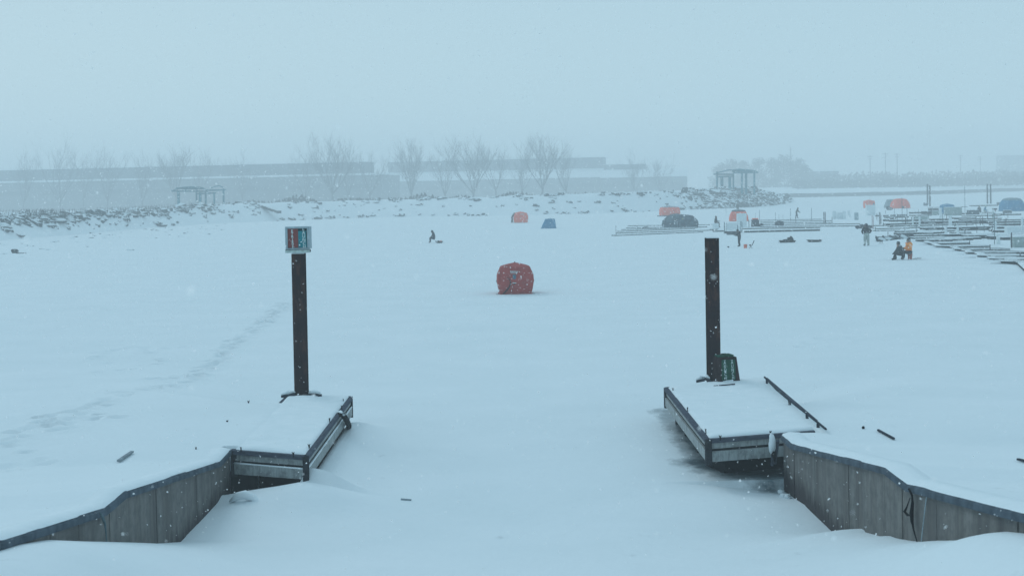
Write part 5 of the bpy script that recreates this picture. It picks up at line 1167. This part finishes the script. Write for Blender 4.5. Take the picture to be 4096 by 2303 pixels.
# ------------------------------------------------------------------ far shore on the right
def strip_obj(rows, mat, name, label, kind='structure', smooth=True):
    mb = MB(); m_ = len(rows[0]); vs = [p for r_ in rows for p in r_]; mb.add(vs, [(i_*m_+k_, i_*m_+k_+1, (i_+1)*m_+k_+1, (i_+1)*m_+k_) for i_ in range(len(rows)-1) for k_ in range(m_-1)])
    return mb.build(name, MAT[mat], label=label, kind=kind, smooth=smooth)
xs2 = list(range(3100, 4500, 50)); base2 = [G(x, np.interp(x, [3100, 3200, 3700, 4096, 4500], [790, 789.5, 779, 764, 752]), 0) for x in xs2]
rows = [[p+Vector((0, 0, -.3)) for p in base2], [p+Vector((0, .7, 1.45+.25*mn.noise(Vector((p.x*.1, 0, 0))))) for p in base2]]
strip_obj(rows, 'skirt', 'quay_edge', 'dark low quay edge of the far shore at the right')
rows = [rows[1], [p+Vector((0, 30, 1.7)) for p in base2], [p+Vector((0, 32, 1.75)) for p in base2], [p+Vector((0, 60, 2.4)) for p in base2], [p+Vector((0, 300, 4.2)) for p in base2]]
strip_obj(rows, 'snow', 'far_shore', 'snow covered far shore rising behind the quay')
sc = MB()
for _ in range(9000):
    x = rr.uniform(3170, 4350); Y = rr.choice([690, 720, 760, 840])+rr.uniform(-8, 8)
    p = D(x, 740, Y); g_ = 2.3+(Y-610)/133
    hh = (2.4+1.6*mn.noise(Vector((x*.01, Y*.02, 0)))+rr.random()*1.2)*(1.9 if Y > 740 else 1.1)
    s = rr.uniform(.35, .95); c0_ = Vector((p.x, Y, g_+hh*rr.random())); sc.add([c0_+Vector((-s, 0, -s*.6)), c0_+Vector((s, .3, -s*.5)), c0_+Vector((s*.3, 0, s)), ], [(0, 1, 2)])
sc.build('scrub_thicket', MAT['scrub'], label='low hazy scrub thicket along the far shore at the right', kind='stuff')
sc = MB()
for _ in range(2600):
    x = rr.uniform(900, 2900); Y = 350+rr.uniform(-5, 40); p = D(x, 740, Y); s = rr.uniform(.15, .45); hh = max(.2, 2.2+2.0*mn.noise(Vector((x*.008, 0, 7))))
    c0_ = Vector((p.x, Y, hh*rr.random()+1.6)); sc.add([c0_+Vector((-s, 0, -s)), c0_+Vector((s, .3, -s)), c0_+Vector((0, 0, s*1.3))], [(0, 1, 2)])
sc.build('scrub_thicket', MAT['scrub'], label='thin scrub behind the crest of the breakwater', kind='stuff')

# ------------------------------------------------------------------ falling snow
nfl = 150000
Yf = 1.6+(95-1.6)*rng.random(nfl)**(1/2.1)
Xf = Yf*rng.uniform(-.46, .46, nfl); Zf = H+Yf*rng.uniform(-.33, .16, nfl)
gzf = hgt(Xf, Yf); keep = (Zf > gzf+.1) & ((Zf < H+.02*Yf) | (rng.random(nfl) < .4)); Xf, Yf, Zf = Xf[keep], Yf[keep], Zf[keep]; nfl = len(Xf)
sz = (.0026+.0065*rng.random(nfl)**2.2)*np.clip(.75+Yf/22, .75, 3.4)
q1 = rng.normal(size=(nfl, 3)); q1 /= np.linalg.norm(q1, axis=1)[:, None]; q2 = np.cross(q1, rng.normal(size=(nfl, 3))); q2 /= np.linalg.norm(q2, axis=1)[:, None]
an = np.arange(6)*np.pi/3
V = np.stack([Xf, Yf, Zf], -1)[:, None, :]+(q1[:, None, :]*np.cos(an)[None, :, None]+q2[:, None, :]*np.sin(an)[None, :, None])*(sz[:, None]*rng.uniform(.6, 1.25, (nfl, 6)))[:, :, None]
me = bpy.data.meshes.new('falling_snow'); me.vertices.add(nfl*6); me.vertices.foreach_set('co', V.astype(np.float32).ravel())
me.loops.add(nfl*6); me.loops.foreach_set('vertex_index', np.arange(nfl*6, dtype=np.int32)); me.polygons.add(nfl)
me.polygons.foreach_set('loop_start', np.arange(0, nfl*6, 6, dtype=np.int32)); me.polygons.foreach_set('loop_total', np.full(nfl, 6, np.int32)); me.update(); me.validate()
fm = bpy.data.materials.new('snowflake'); fm.use_nodes = True; nt = fm.node_tree; nt.nodes.clear()
o1 = nt.nodes.new('ShaderNodeOutputMaterial'); d1 = nt.nodes.new('ShaderNodeBsdfDiffuse'); t1 = nt.nodes.new('ShaderNodeBsdfTranslucent'); m1 = nt.nodes.new('ShaderNodeMixShader')
d1.inputs[0].default_value = (1, 1, 1, 1); t1.inputs[0].default_value = (1, 1, 1, 1); m1.inputs[0].default_value = .5
nt.links.new(d1.outputs[0], m1.inputs[1]); nt.links.new(t1.outputs[0], m1.inputs[2]); nt.links.new(m1.outputs[0], o1.inputs[0])
me.materials.append(fm); fo = bpy.data.objects.new('falling_snow', me); COL.objects.link(fo); tag(fo, 'snowflakes falling through the air over the ramp and harbour', kind='stuff')

# ------------------------------------------------------------------ haze
mt = bpy.data.materials.new('haze_volume'); mt.use_nodes = True; nt = mt.node_tree; nt.nodes.clear()
out = nt.nodes.new('ShaderNodeOutputMaterial'); pv = nt.nodes.new('ShaderNodeVolumePrincipled'); pv.inputs['Color'].default_value = (.985, .992, .992, 1); pv.inputs['Density'].default_value = .0021
nt.links.new(pv.outputs[0], out.inputs['Volume'])
hz = MB(); hz.box((0, 745, 14.5), (3040, 1640, 36)); hz.build('haze', mt, label='pale snowy haze filling the air over the harbour', kind='stuff')

# ------------------------------------------------------------------ sky and light
SUN_EL, SUN_AZ = R(38), R(-35)   # azimuth from +Y towards +X
w = bpy.data.worlds.new('World'); SC.world = w; w.use_nodes = True; nt = w.node_tree; bg = nt.nodes['Background']
sky = nt.nodes.new('ShaderNodeTexSky'); sky.sky_type = 'NISHITA'; sky.sun_disc = False; sky.sun_elevation = SUN_EL; sky.sun_rotation = SUN_AZ; sky.air_density = 1.5; sky.dust_density = 3.0; sky.ozone_density = 2.0
tc = nt.nodes.new('ShaderNodeTexCoord'); sx = nt.nodes.new('ShaderNodeSeparateXYZ'); nt.links.new(tc.outputs['Generated'], sx.inputs[0])
SK = .1
def c10(c): return tuple(x/SK for x in c)
cr = nt.nodes.new('ShaderNodeValToRGB'); e = cr.color_ramp.elements; e[0].position = 0.0; e[0].color = (.45, .645, .735, 1); e[1].position = 1.0; e[1].color = (.285, .435, .53, 1)
e_ = e.new(.16); e_.color = (.365, .54, .64, 1); e_ = e.new(.4); e_.color = (.335, .50, .60, 1)
nt.links.new(sx.outputs['Z'], cr.inputs['Fac'])
vm = nt.nodes.new('ShaderNodeVectorMath'); vm.operation = 'SCALE'; vm.inputs['Scale'].default_value = 1/SK; nt.links.new(cr.outputs['Color'], vm.inputs[0])
mx = nt.nodes.new('ShaderNodeMix'); mx.data_type = 'RGBA'; mx.inputs[0].default_value = .93; nt.links.new(sky.outputs[0], mx.inputs[6]); nt.links.new(vm.outputs[0], mx.inputs[7])
nt.links.new(mx.outputs[2], bg.inputs['Color']); bg.inputs['Strength'].default_value = SK
ld = bpy.data.lights.new('sun', 'SUN'); ld.energy = .5; ld.angle = R(25); ld.color = (.80, .93, 1.0); lo = bpy.data.objects.new('sun', ld); COL.objects.link(lo)
dv = Vector((math.sin(SUN_AZ)*math.cos(SUN_EL), math.cos(SUN_AZ)*math.cos(SUN_EL), math.sin(SUN_EL))); lo.rotation_euler = dv.to_track_quat('Z', 'Y').to_euler()
SC.view_settings.view_transform = 'Standard'; SC.view_settings.look = 'None'; SC.view_settings.exposure = .23; SC.view_settings.gamma = 1
SC.cycles.volume_bounces = 3; SC.cycles.max_bounces = 7; SC.cycles.use_denoising = True
